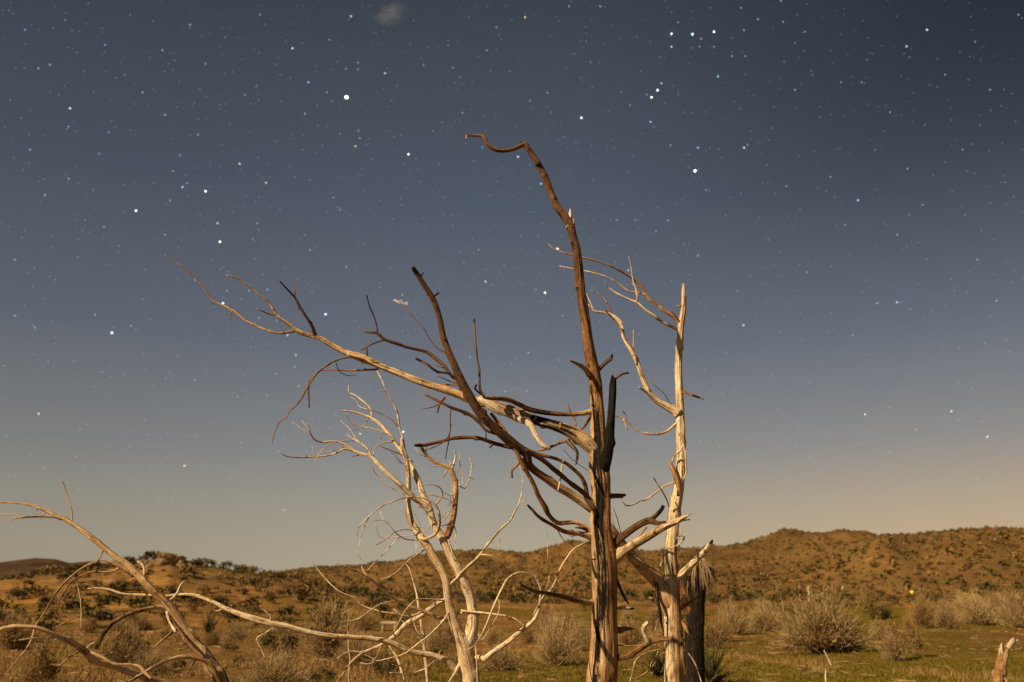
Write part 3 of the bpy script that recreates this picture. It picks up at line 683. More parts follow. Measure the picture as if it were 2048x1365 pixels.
TREE_C = """
tr:-:.05:0.17:.1 @7 1172,1109,124 1158,1020,118 1140,940,112 1120,860,104 1085,780,84 1052,700,68 1022,610,58 1008,530,58 1000,450,57 985,390,56 950,320,55 905,250,54 870,185,54 828,130,52 795,85,46 772,40,40 @6 1075,1110,40 1060,1040,40 1045,960,38 1045,880,38 1045,780,37 1040,680,36 1030,600,34 1010,545,32 1000,500,24 995,445,15
c1:tr:.2:0.07:.1 @6 1015,560,28 1008,440,18 985,370,16 970,280,15 940,190,14 905,130,12 875,70,11 850,0,10 @4 1482,828,9
c1b:c1:0:0.03:0 @6 880,80,9 860,85,7 832,78,4
c2:tr:.25:0.06:.08 @7 1120,900,90 1160,800,92 1185,700,76 1180,600,64 1160,500,64 1110,400,64 1070,330,58 1030,260,55 1000,190,54 960,120,54 925,60,50 @6 1225,1050,58 1200,960,54 1160,870,46 1130,780,44 1100,710,42 1060,640,34 1020,570,34 990,525,32 950,480,28 900,410,26 840,340,24 770,290,21 700,262,14 640,245,12 580,235,11 535,232,7
c2p:tr:.05:0.30:.3 @7 1085,770,40 1110,800,60 1140,870,50 1150,960,30
c3:c2:-.15:0.03:.0 @6 1215,1000,60 1190,965,50 1130,920,46 1060,870,42 1000,810,42 950,760,38 880,700,36 810,630,34 770,592,28 730,572,25 680,560,23 630,535,22 580,500,20 540,480,18 500,468,15 440,470,14 390,475,13 340,455,13 310,415,12 295,370,9 285,320,5
c3b:c3:-.15:0.03:0 @6 645,545,18 570,525,16 500,555,14 420,578,13 340,582,12 250,588,10 170,588,9 110,575,8 68,540,5
c3b1:c3b:-.02:0.03:0 @6 345,582,8 332,540,7 318,500,5
c3b2:c3b:0:0.03:0 @6 280,585,7 276,560,5
c3d:c3:-.05:0.03:0 @6 300,390,7 270,345,6 240,308,4
c3e:c3:.05:0.10:0 @6 302,398,5 240,372,4 165,318,3
c3c:c3:.15:0.10:.0 @6 775,600,15 740,530,14 700,490,12 640,455,10 580,415,5
c3f:c3:.2:0.20:0 @6 720,515,7 650,440,6 600,370,5 535,308,3
c3g:c3:.05:0.10:0 @6 500,470,8 570,465,7 640,460,6
c3h:c3:-.1:0.15:0 @6 505,472,8 420,510,7 370,570,7 335,625,4
c3i:c3:.05:0.17:0 @6 400,552,5 470,540,5 560,508,5
c3j:c3:-.1:0.10:0 @6 675,572,8 640,578,6 615,588,4
c2a:c2:-.15:0.17:.05 @6 995,520,14 930,440,11 860,395,10 770,370,9 690,355,9 630,335,8 590,300,7 580,245,5
c2b:c2:-.1:0.20:0 @6 855,398,6 825,480,5 790,545,4
c2c:c2:.1:0.17:0 @6 742,295,9 710,350,8 650,380,7 600,370,4
c2d:c2:-.15:0.12:0 @6 935,468,11 870,475,9 815,500,8 785,545,7 792,602,4
c2e:c2:-.2:0.12:0 @6 1015,575,13 940,545,10 870,515,9 808,488,6
c2f:c2:.1:0.03:0 @6 768,295,19 770,250,16 745,200,13 700,160,12 650,120,10 600,95,8 595,42,5
c2g:c2f:.05:0.05:0 @6 745,225,10 680,205,9 655,160,8 612,130,5
c2h:c1:-.1:0.17:0 @6 972,355,10 920,300,9 850,260,8 790,240,8 740,225,6
c2i:tr:-.05:0.03:0 @6 1020,640,8 1000,632,8 970,600,7 940,560,5
c2j:tr:-.05:0.15:0 @6 1020,640,7 970,625,5
c2k:tr:-.03:0.15:.3 @6 1035,605,18 1060,605,16 1085,622,12
c2l:c2:-.1:0.03:0 @6 990,545,9 930,560,7 910,520,6 885,495,5
c4:c2:.1:0.48:.1 @6 1310,1230,60 1345,1180,56 1380,1090,50 1402,990,43 1405,900,42 1404,830,42 1390,740,36 1370,680,33 1330,655,28 1260,625,24 1210,590,22 1170,540,22 1140,500,20 1122,468,15
c4a:c4:.0:0.15:0 @6 1372,685,26 1395,635,18 1405,580,14 1395,538,8
c4b:c4:-.02:0.10:0 @6 1370,680,16 1366,620,10
c4c:c4:0:0.05:0 @6 1183,560,12 1182,493,9
c4d:c4:-.05:0.03:0 @6 1200,592,7 1130,560,6 1100,508,4
c4e:c4:-.05:0.20:0 @6 1300,650,9 1260,658,7 1212,658,5
c4f:c4:-.03:0.20:0 @6 1345,690,14 1310,738,9
c4g:c4:.1:0.10:0 @6 1405,812,16 1435,803,12 1475,825,11 1500,770,10 1525,700,9 1528,640,8 1512,592,5
c4h:c4:.1:0.17:0 @6 1430,806,8 1458,790,6 1460,720,6 1440,640,6 1440,548,4
c4i:c4:.05:0.03:0 @6 1400,765,6 1425,700,5 1452,650,4
c4j:c4:.05:0.15:0 @6 1500,742,5 1550,752,4
c4k:c4:-.1:0.20:.0 @6 1400,942,11 1330,900,9 1250,880,8 1170,860,7 1108,808,5
c4l:c2:-.2:0.20:.1 @6 1250,955,11 1300,900,10 1310,850,9 1280,810,9 1220,795,8 1140,805,6 1080,840,4
c4m:c4:-.1:0.15:0 @6 1290,1085,10 1340,1040,8 1378,985,6
c4n:c4:-.1:0.10:0 @6 1310,1055,6 1330,980,5 1375,918,4
c4o:c2:-.15:0.03:0 @6 1300,1108,8 1380,1095,9 1410,1150,7 1405,1230,5 1410,1310,3
c4p:c4:-.1:0.05:0 @6 1400,860,6 1370,880,6 1310,850,4
c4q:c4:0:0.03:0 @6 1360,1010,5 1370,900,5 1380,800,4
c4r:c2:-.1:0.25:.1 @7 1000,110,12 1025,180,12 1040,240,8
c5:tr:-.3:0.17:.0:f @6 1130,1195,24 1160,1210,22 1220,1195,22 1265,1160,24 1285,1100,24 1280,1010,20 1250,950,18 1200,910,15 1120,890,12 1050,890,12 980,905,12 900,935,11 830,970,10 770,1020,9 710,1075,8 668,1122,6
c5a:c5:-.05:0.17:0 @6 750,1040,8 720,1110,7 690,1180,7 680,1250,6 660,1322,5
c5a1:c5:0:0.15:0 @6 662,1310,5 690,1365,4
c5b:c5:0:0.17:0 @6 730,1085,5 730,1125,4
c5c:c5:0:0.17:0 @6 670,1115,5 660,1182,4
c5d:tr:-.2:0.20:0 @6 1150,1215,12 1060,1215,9 1000,1195,9 950,1160,9 910,1110,8 860,1065,7 770,1070,4
c5e:c5d:0:0.05:0 @6 862,1065,6 835,1000,5
c5f:tr:-.25:0.15:0 @6 1110,1150,11 1030,1135,9 960,1150,9 900,1190,8 840,1235,8 775,1265,5
c5g:tr:-.1:0.10:0 @6 1110,1175,8 980,1190,7 900,1200,7 840,1195,6 810,1140,5 805,1080,3
c5h:c5d:-.1:0.10:0 @6 980,1195,9 930,1245,8 870,1310,8 815,1365,7 @7 460,345,5
c5i:tr:-.25:0.17:.0 @7 850,205,14 825,220,12 740,280,11 680,340,10 620,385,9 555,405,5
c5j:c5:-.05:0.10:0 @6 1200,920,8 1205,1010,6 1210,1090,6 1185,1160,5
c5k:tr:-.12:0.15:0:f @6 1045,870,9 1030,970,8 1040,1060,8 1080,1110,7 1150,1130,6 1168,1165,5
c5l:tr:-.1:0.17:.05 @6 1040,885,12 960,840,9 880,795,8 830,740,8 790,700,8 775,638,5
c5m:c5:-.02:0.10:0 @6 1165,1190,8 1135,1100,6 1095,1000,4
c5n:tr:-.1:0.05:0 @6 1112,1180,9 1110,1240,8 1112,1300,5
c6:tr:-.3:0.03:.0 @7 1140,950,50 1190,937,38 1260,945,38 1310,910,36 1380,860,33 1470,790,30 1540,735,28 1600,680,26 1630,610,22 1640,540,18 1640,460,13 1600,390,13 1540,362,13 1480,365,14 1420,400,15 1390,450,15 1350,530,14 1310,620,13 1270,720,12 1230,800,11 1190,860,9 1110,905,6
c6a:c6:.1:0.07:0 @7 1620,635,18 1640,570,16 1665,525,15 1700,490,14 1740,430,13 1770,350,12 1810,275,11 1870,200,10 1955,150,6
c6b:c6:-.05:0.10:0 @7 1355,535,9 1360,620,8 1310,720,8 1250,820,6
c6c:c6a:.05:0.12:0 @7 1675,490,8 1700,400,7 1692,250,6 1685,75,3
c6d:c6:.03:0.05:0 @7 1638,440,11 1615,400,11 1590,370,8
c6e:c6:-.03:0.03:0 @7 1605,665,10 1592,650,9 1620,600,8 1650,540,6
c6f:c6:.02:0.03:0 @7 1240,800,9 1215,785,7 1222,770,5
c6g:c6:0:0.05:0 @7 1225,820,6 1260,800,5 1250,780,4
c7:tr:-.2:0.10:.05 @7 1010,460,24 1035,435,22 1100,370,22 1170,300,20 1240,225,18 1300,145,16 1360,75,13 1440,0,12 @2 110,1265,12 140,1210,11 160,1120,7 165,1020,6 140,920,5 100,855,3
c7a:c7:.0:0.25:0 @7 1305,150,9 1355,190,8 1362,128,6
c7b:c7:-.05:0.03:0 @7 1225,240,9 1265,240,10 1330,245,9 1385,232,7
c7c:c7:0:0.10:0 @2 152,1190,6 175,1200,6 195,1172,4
c8:tr:-.35:0.25:.1 @7 1010,685,30 970,670,27 900,645,26 830,620,25 740,590,19 650,545,16 580,490,14 500,420,12 440,380,10 340,330,9 255,295,5
c8a:c8:.05:0.20:0 @7 465,400,8 440,360,6 420,318,4
c8b:c8:-.15:0.25:.1 @7 830,625,22 800,645,18 740,660,14 650,645,13 560,630,12 500,610,11 440,590,9 395,560,6
c8c:c8b:.0:0.20:0 @7 420,575,8 390,550,9 360,525,9 280,495,8 210,440,8 140,360,7 105,320,6 88,288,4
c8d:c8b:-.05:0.17:0 @7 380,590,6 330,620,6 285,642,5
c9:tr:-.1:0.03:.0 @7 1000,545,36 950,565,34 900,600,34 830,650,36 750,695,32 690,750,31 640,800,29 590,830,25 520,870,21 420,905,18 340,900,12 255,945,6
c9a:c9:-.1:0.10:0 @7 440,898,18 360,960,14 300,1040,10 250,1112,7
c9b:tr:-.25:0.07:0 @7 780,590,7 700,550,8 640,555,8 570,570,8 510,600,8 440,650,8 390,680,8 280,698,5
c9c:tr:-.25:0.15:0 @7 1030,552,13 930,545,11 830,540,10 780,555,9 720,620,8 680,690,7 650,740,5
c9d:tr:-.3:0.10:0 @7 1060,585,11 1010,640,14 970,700,13 880,790,12 800,850,11 720,910,10 620,945,9 500,965,8 420,950,6
c9e:c9d:-.03:0.05:0 @7 410,975,7 450,985,8 500,975,8 500,950,7 440,920,6
c9f:tr:.2:0.03:0 @7 1140,625,16 1090,640,20 1010,660,16 940,745,10
c9g:c9:.0:0.10:0 @7 700,735,10 720,715,9 690,680,7 650,620,6
c9h:c9:-.1:0.15:.1 @7 560,845,9 530,920,8 500,960,6
c11c:tr:.25:0.03:0 @7 1040,530,26 1070,522,30 1112,540,30 1140,570,20
c12:tr:-.5:0.12:.05:b @7 1160,1109,54 1120,1075,48 1060,1030,45 1000,970,45 920,935,41 850,915,39 760,895,38 680,865,38 590,830,38 480,810,36 380,805,34 250,795,33 130,780,34 0,755,36 @8 1850,1010,34 1740,985,36 1640,960,36 1540,930,34 1450,895,30 1390,860,26 1300,820,22 1240,803,20 1160,800,18 1050,812,18 940,803,16 800,800,16 700,770,14 620,762,12 560,765,9
c12a:c12:-.1:0.03:0 @8 1735,982,15 1740,940,11 1700,905,8 1668,872,5
c12b:c12:-.1:0.15:0 @8 1770,1005,10 1700,1050,8 1648,1085,8 1680,1160,6 1700,1205,4
c12c:c12:0:0.25:.2 @8 1430,890,16 1400,908,14 1372,908,10
c12d:c12:-.04:0.25:.2 @7 255,802,10 252,785,7
c13:tr:-.15:0.12:.0 @7 1100,620,15 1160,627,14 1250,635,13 1400,655,12 1470,680,10 1540,730,8
c14:tr:-.15:0.03:.0 @7 1100,950,22 1060,1040,20 1020,1109,19 990,1160,16
c15:tr:-.2:0.10:0 @7 1195,830,9 1205,950,10 1212,1120,10
"""
TREE_D = """
tr:-:.0:.36:.22 @8 1415,1420,92 1360,1290,88 1290,1180,78 1220,1100,70 1160,1010,65 1110,930,59 1050,850,55 980,780,50 910,710,47 850,650,45 790,600,42 720,550,36 660,500,33 600,450,31 530,395,29 460,345,27 400,312,25 340,285,19 280,255,17 210,230,15 150,218,12 80,210,10 0,208,8 -60,200,6
d1:tr:-.1:.25:0 @8 410,320,20 330,302,15 230,300,14 130,308,12 90,315,9 45,332,6
d1b:d1:.05:.2:0 @8 150,306,10 125,298,10 100,285,8 50,285,7 -30,289,5
d1c:tr:-.02:.3:0 @8 290,262,8 285,285,6 262,315,5
d1d:tr:-.02:.3:0 @8 240,245,7 243,258,5
d2:tr:.05:.35:0 @8 460,350,11 462,280,9 445,200,8 420,130,7 398,62,5
d3:tr:-.25:.4:.08 @8 860,680,34 800,640,26 750,610,20 710,590,16 650,582,14 580,605,13 500,650,13 420,720,13 370,780,12 320,860,12 270,940,11 230,1000,10 200,1090,9 170,1150,8 110,1220,6 40,1310,4
d3b:d3:-.1:.45:.05 @8 770,630,16 730,648,14 660,658,13 590,657,12 530,680,12 460,720,12 420,770,10 385,830,9 372,890,6
d3c:d3b:-.03:.3:0 @8 490,705,7 515,830,6 520,950,5 515,1090,3
d3d:d3b:-.08:.25:0 @8 518,932,7 430,975,8 338,1022,5
d3e:tr:-.08:.5:.3:t @8 665,510,12 650,545,10 625,585,10 580,628,6
d4:tr:.05:.02:0 @8 912,715,20 925,655,17 912,612,15 880,588,11
d5:tr:-.1:.05:0 @8 945,800,18 920,768,14 895,757,11 838,757,5
d6:tr:.15:.08:0:j @8 1065,860,20 1110,825,18 1140,790,19 1160,745,16 1190,712,6
d7:tr:-.25:.55:.62:b @8 1070,900,36 1030,885,30 980,885,26 900,905,24 820,930,24 760,960,24 710,1000,24 670,1050,24 640,1100,23 612,1152,24
d7b:d7:-.05:.02:0 @8 625,1125,14 600,1118,16 580,1125,14 552,1152,11
d8:tr:-.12:.4:.4 @8 1135,1020,22 1110,1040,19 1060,1080,16 992,1142,11
d8b:tr:-.1:.1:0:f @8 1070,910,12 1090,975,16 1130,1040,18
d9:tr:-.04:.02:0:f @8 1300,1205,20 1325,1165,13 1312,1127,6
d9b:tr:.02:.3:0 @8 1150,930,8 1135,880,6 1120,845,5
ke:tr:-.55:.3:.2 @8 1475,1640,90 1300,1500,64 1120,1405,54 1030,1372,50 960,1345,48 880,1310,46 800,1285,44 720,1255,40 640,1235,40 590,1205,40 550,1160,42 490,1120,36 430,1090,34 370,1065,32 310,1040,28 240,1015,26 160,1005,24 80,1005,22 0,1025,20 -60,1060,18
ke1:ke:-.08:.25:0 @8 390,1078,14 280,1080,11 200,1082,10 120,1095,7
ke2:ke:-.1:.4:0 @8 530,1155,12 460,1195,10 400,1240,9 370,1260,9 333,1248,6
ke3:ke:-.15:.35:.15 @8 560,1165,16 600,1180,14 660,1205,14 720,1240,14 770,1250,16 850,1252,16 900,1265,18 935,1305,18 970,1340,12
ke4:ke:-.04:.4:0 @8 372,1080,12 343,1107,8
kf:tr:-.35:.4:.1 @8 1460,1500,50 1440,1420,40 1418,1360,36 1395,1310,31 1350,1245,27 1290,1215,25 1180,1200,23 1090,1220,22 1000,1260,21 920,1310,20 850,1350,18 790,1378,16 740,1400,12
kf1:kf:-.03:.5:.1 @8 1262,1210,12 1228,1265,10 1218,1292,6
"""
STUMP = """
tr:-:.0:.50:.30 @10 1150,1400,215 1185,1200,205 1215,1050,200 1245,920,190 1275,820,185 1300,740,170 1325,690,120
p1:tr:-.02:.15:.0:j @10 1235,900,110 1225,800,100 1228,720,84 1245,610,34
p2:tr:.02:.2:.05:j @10 1310,780,150 1350,690,120 1410,600,100 1450,540,84 1485,490,60
p3:p2:.02:.05:0 @10 1480,640,30 1530,600,30 1555,560,40 1570,515,34
t1:tr:-.05:.1:0 @10 1270,1250,30 1320,1300,24 1350,1345,22 1352,1380,20
"""
SNAG1 = """
tr:-:.1:.05:0 @7 865,1120,25 862,960,23 850,840,22 825,700,18 800,540,14 775,430,12 750,340,10 725,305,6
g1:tr:-.1:.05:0 @7 855,880,18 830,820,15 770,740,12 700,660,10 640,610,6
g2:tr:-.1:.1:0 @7 862,1010,10 920,960,9 960,890,6
g3:tr:.05:.1:0 @7 864,1015,9 830,1025,8 780,1042,5
g4:tr:.05:.1:0 @7 838,790,9 800,760,7 760,650,5
g5:tr:.05:.2:0 @7 815,650,7 805,745,5
"""
SNAG2 = """
tr:-:.1:.08:0 @7 708,1125,22 700,1060,20 690,1000,18 665,940,16 640,905,12 608,858,7
g1:tr:-.1:.05:0 @7 698,1055,15 660,1050,13 612,1047,9
g2:tr:-.1:.05:0 @7 690,995,10 630,988,6
"""
SNAG3 = """
tr:-:.0:.25:0 @7 335,1120,14 338,950,12 332,820,11 330,700,9 340,628,5
g1:tr:-.1:.25:0 @7 332,720,8 300,735,7 262,740,5
g2:tr:.1:.25:0 @7 334,700,7 400,670,6 450,615,4
"""
A_root, A_l, A_o = build_tree('burnt_tree', 'tallest dead tree with charred black strip down its split trunk, warm light painted orange on one side', 5.6, TREE_A, main_trunk_paint)
build_tree('bleached_tree', 'bleached dead tree with a single straight spire, close behind the tallest burnt tree', 6.5, TREE_B, second_trunk_paint)
build_tree('forked_tree', 'pale forked dead tree with many curling twigs', 7.3, TREE_C)
build_tree('leaning_tree', 'leaning dead tree with long drooping bare branches and knotted grey trunk', 5.2, TREE_D)
build_tree('broken_snag', 'short broken grey snag ending in two splintered prongs, on green ground', 5.4, STUMP)
build_tree('dead_sapling', 'slender bleached dead sapling with one tall tip beside the pale forked tree', 8.3, SNAG1)
build_tree('dead_sapling', 'short bent bleached dead sapling with a level side stub', 8.6, SNAG2)
build_tree('dead_sapling', 'thin straight brown dead stem under the long arching limb of the forked tree', 7.9, SNAG3)

# knot holes on the tallest tree: dark sunken eyes with a raised rim
def knot(root, limbs, origin, key, crop, x, y, r):
    c = CROPS[crop]; px, py, pr = c[0] + x / c[2], c[1] + y / c[2], r / c[2]
    R, Yc = limbs[key]; q = np.hypot(R[:, 0] - px, R[:, 1] - py).argmin()
    P, t = at(px, py, Yc[q] - R[q, 2] / 2 / FPX * Yc[q] * .93)
    rad = pr / FPX * t
    V = [P - origin + np.array([0, .25 * rad, 0])]; n = 10
    for k, (rr, dy) in enumerate(((.55, .0), (1.0, -.22), (1.35, .10))):
        for a in range(n):
            th = a / n * 2 * math.pi
            V.append(P - origin + rad * np.array([rr * math.cos(th) * .8, dy, rr * math.sin(th) * 1.1]))
    F = [(0, 1 + a, 1 + (a + 1) % n) for a in range(n)]
    for k in range(2):
        for a in range(n):
            F.append((1 + k * n + a, 1 + (k + 1) * n + a, 1 + (k + 1) * n + (a + 1) % n, 1 + k * n + (a + 1) % n))
    V = np.array(V)
    A = dict(grain=V * .3, tone=np.full(len(V), .7), char=np.concatenate([[1.2], np.full(n, 1.1), np.full(2 * n, .35)]))
    obj('knot', wood_mesh('knot', V, F, A, (0, 0, 0)), root)
for a in (('tr', 1, 728, 735, 9), ('tr', 1, 752, 998, 10), ('tr', 2, 652, 185, 10), ('tr', 2, 683, 480, 9), ('tr', 2, 687, 518, 7), ('tr', 3, 765, 915, 20)):
    knot(A_root, A_l, A_o, *a)

# ------------------------------------------------------------------ vegetation builders
def ribbons(base, tip, bend, width, nseg=3, taper=.15):
    """Thin bent blades from BASE to TIP (arrays n,3), bowed by BEND, as flat tapering strips turned at random."""
    n = len(base); s = np.linspace(0, 1, nseg + 1)
    C = base[:, None] * (1 - s)[None, :, None] + tip[:, None] * s[None, :, None] + bend[:, None] * (np.sin(s * math.pi))[None, :, None]
    d = tip - base; d /= np.linalg.norm(d, axis=1)[:, None] + 1e-9
    r = RNG.normal(size=(n, 3)); side = np.cross(d, r); side /= np.linalg.norm(side, axis=1)[:, None] + 1e-9
    w = np.asarray(width).reshape(-1, 1) * (1 - (1 - taper) * s)[None]
    V = np.stack([C - side[:, None] * w[..., None], C + side[:, None] * w[..., None]], 2)       # n, k, 2, 3
    k = nseg + 1
    b = (np.arange(n) * k * 2)[:, None] + (np.arange(nseg) * 2)[None]
    F = np.stack([b, b + 1, b + 3, b + 2], -1).reshape(-1, 4)
    return V.reshape(-1, 3), F
def dome_dirs(n, spread=1.0, lo=.05):
    a = RNG.uniform(0, 2 * math.pi, n); z = RNG.uniform(lo, 1, n) ** .8
    r = np.sqrt(np.maximum(0, 1 - z * z)) * spread
    return np.stack([r * np.cos(a), r * np.sin(a), z], -1)
def join(parts):
    V, F, k = [], [], 0
    for v, f in parts:
        V.append(v); F.append(np.asarray(f) + k); k += len(v)
    return np.vstack(V), np.vstack(F)
def twig_bush(n=230, h=.72, seed=0):
    """Bare twiggy bush, unit width: stems fan from the root and fork into fine twigs."""
    d = dome_dirs(n, 1.0, .12)
    L = RNG.uniform(.6, 1.0, n)[:, None] * (1 + .38 * fbm(d * 1.8 + seed * 3, 2))[:, None]
    base = np.stack([RNG.normal(0, .05, n), RNG.normal(0, .05, n), np.full(n, -.02)], -1)
    tip = d * L * np.array([.5, .5, h]) + base
    bend = np.stack([RNG.normal(0, .03, n), RNG.normal(0, .03, n), RNG.uniform(.0, .07, n)], -1)
    P = [ribbons(base, tip, bend, RNG.uniform(.0026, .0055, n), 3, .3)]
    for q in range(3):
        s = RNG.uniform(.45, .9, n)[:, None]
        b = base * (1 - s) + tip * s + bend * np.sin(s * math.pi)
        t = b + (tip - base) * RNG.uniform(.12, .35, n)[:, None] + RNG.normal(0, .05, (n, 3)) + np.array([0, 0, .03])
        P.append(ribbons(b, t, RNG.normal(0, .012, (n, 3)), RNG.uniform(.002, .0042, n), 2, .3))
    m = 1500                                                        # haze of fine end twigs
    e = dome_dirs(m, 1.0, .04)
    e2 = e * (RNG.uniform(.5, 1.0, m)[:, None] * (1 + .38 * fbm(e * 1.8 + seed * 3, 2))[:, None]) * np.array([.5, .5, h])
    P.append(ribbons(e2, e2 + e * np.array([.5, .5, .9]) * RNG.uniform(.05, .14, m)[:, None] + RNG.normal(0, .02, (m, 3)), RNG.normal(0, .006, (m, 3)), RNG.uniform(.0018, .0036, m), 1, .4))
    return join(P)
def leaf_bush(n=650, h=.75, lobes=9, size=.035, seed=0):
    """Leafy bush, unit width: small leaf faces gathered in clumps, gaps between."""
    c = dome_dirs(lobes, .95, .1) * np.array([.33, .33, h * .62]) + np.array([0, 0, .12])
    k = RNG.integers(0, lobes, n)
    p = c[k] + RNG.normal(0, 1, (n, 3)) * np.array([.085, .085, .075])
    p[:, 2] = np.abs(p[:, 2])
    a = RNG.normal(size=(n, 3)); a /= np.linalg.norm(a, axis=1)[:, None]
    b = np.cross(a, RNG.normal(size=(n, 3))); b /= np.linalg.norm(b, axis=1)[:, None]
    s = RNG.uniform(.6, 1.3, n)[:, None] * size
    V = np.stack([p - a * s, p + b * s * .55, p + a * s, p - b * s * .55], 1).reshape(-1, 3)
    F = np.arange(n * 4).reshape(-1, 4)
    return V, F
def bush_stems(n=16, h=.7):
    d = dome_dirs(n, .9, .3)
    base = np.stack([RNG.normal(0, .03, n), RNG.normal(0, .03, n), np.full(n, -.04)], -1)
    return ribbons(base, d * np.array([.42, .42, h * .8]), RNG.normal(0, .03, (n, 3)), RNG.uniform(.006, .014, n), 3, .3)
def far_bush(n=22, h=.6, size=.15):
    p = dome_dirs(n, 1.0, .02) * np.array([.40, .40, h * .75]) * RNG.uniform(.45, 1.0, n)[:, None]
    a = RNG.normal(size=(n, 3)); a /= np.linalg.norm(a, axis=1)[:, None]
    b = np.cross(a, RNG.normal(size=(n, 3))); b /= np.linalg.norm(b, axis=1)[:, None]
    s = RNG.uniform(.6, 1.3, n)[:, None] * size
    V = np.stack([p - a * s, p + b * s * .7, p + a * s, p - b * s * .7], 1).reshape(-1, 3)
    return V, np.arange(n * 4).reshape(-1, 4)
def spiky(n=70, L=1.0, up=.15, w=.022):
    d = dome_dirs(n, 1.0, up)
    base = RNG.normal(0, .04, (n, 3)) * np.array([1, 1, .6]) + np.array([0, 0, .05])
    return ribbons(base, base + d * RNG.uniform(.7, 1.0, n)[:, None] * L * np.array([.6, .6, 1.0]), np.stack([d[:, 0] * .02, d[:, 1] * .02, np.full(n, .03)], -1), np.full(n, w), 3, .06)

TWIG = [mesh('twigs', *twig_bush(330 + 40 * k, .68 + .05 * k, k), M_TWIG if k % 2 else M_TWIG2) for k in range(4)]
LEAF = [mesh('foliage', *leaf_bush(700, .72 + .06 * k, 8 + k, .034, k), (M_GREEN, M_OLIVE, M_SAGE)[k]) for k in range(3)]
STEM = [mesh('stem', *bush_stems(14 + 3 * k), M_STEM) for k in range(2)]
FARB = [far_bush() for k in range(6)]
MIDB = [mesh('foliage', *leaf_bush(150, .6, 7, .075, k), (M_GREEN, M_OLIVE, M_SAGE, M_GREEN)[k % 4]) for k in range(4)]

def hit(px, py):
    """Where the sight line through a photograph pixel meets the terrain."""
    d = ray(px, py)
    t = np.geomspace(3, 420, 1500); P = d[None] * t[:, None]; P[:, 2] += EYE
    below = np.nonzero(P[:, 2] < height(P[:, 0], P[:, 1]))[0]
    q = below[0] if len(below) else 900
    return P[q]

def bush(kind, p, w, h, label, group, rot):
    """kind: t twiggy, g dark green, o olive, s brown brush."""
    z = float(height(p[0], p[1])) - .02
    o = thing('twiggy_bush' if kind == 't' else 'leafy_shrub', label, 'shrub', (p[0], p[1], z), group)
    o.rotation_euler = (0, 0, rot); k = random.uniform(.85, 1.2); o.scale = (w * k, w / k, h / .72)
    if kind == 't':
        obj('twigs', random.choice(TWIG), o)
        obj('foliage', LEAF[2], o).scale = (.72, .72, .5)  # dark leaf core added to stand in for shade inside the twigs
    else:
        obj('foliage', LEAF['gos'.index(kind)], o)
        if kind == 's': obj('twigs', random.choice(TWIG), o)
    obj('stem', random.choice(STEM), o)
    return o

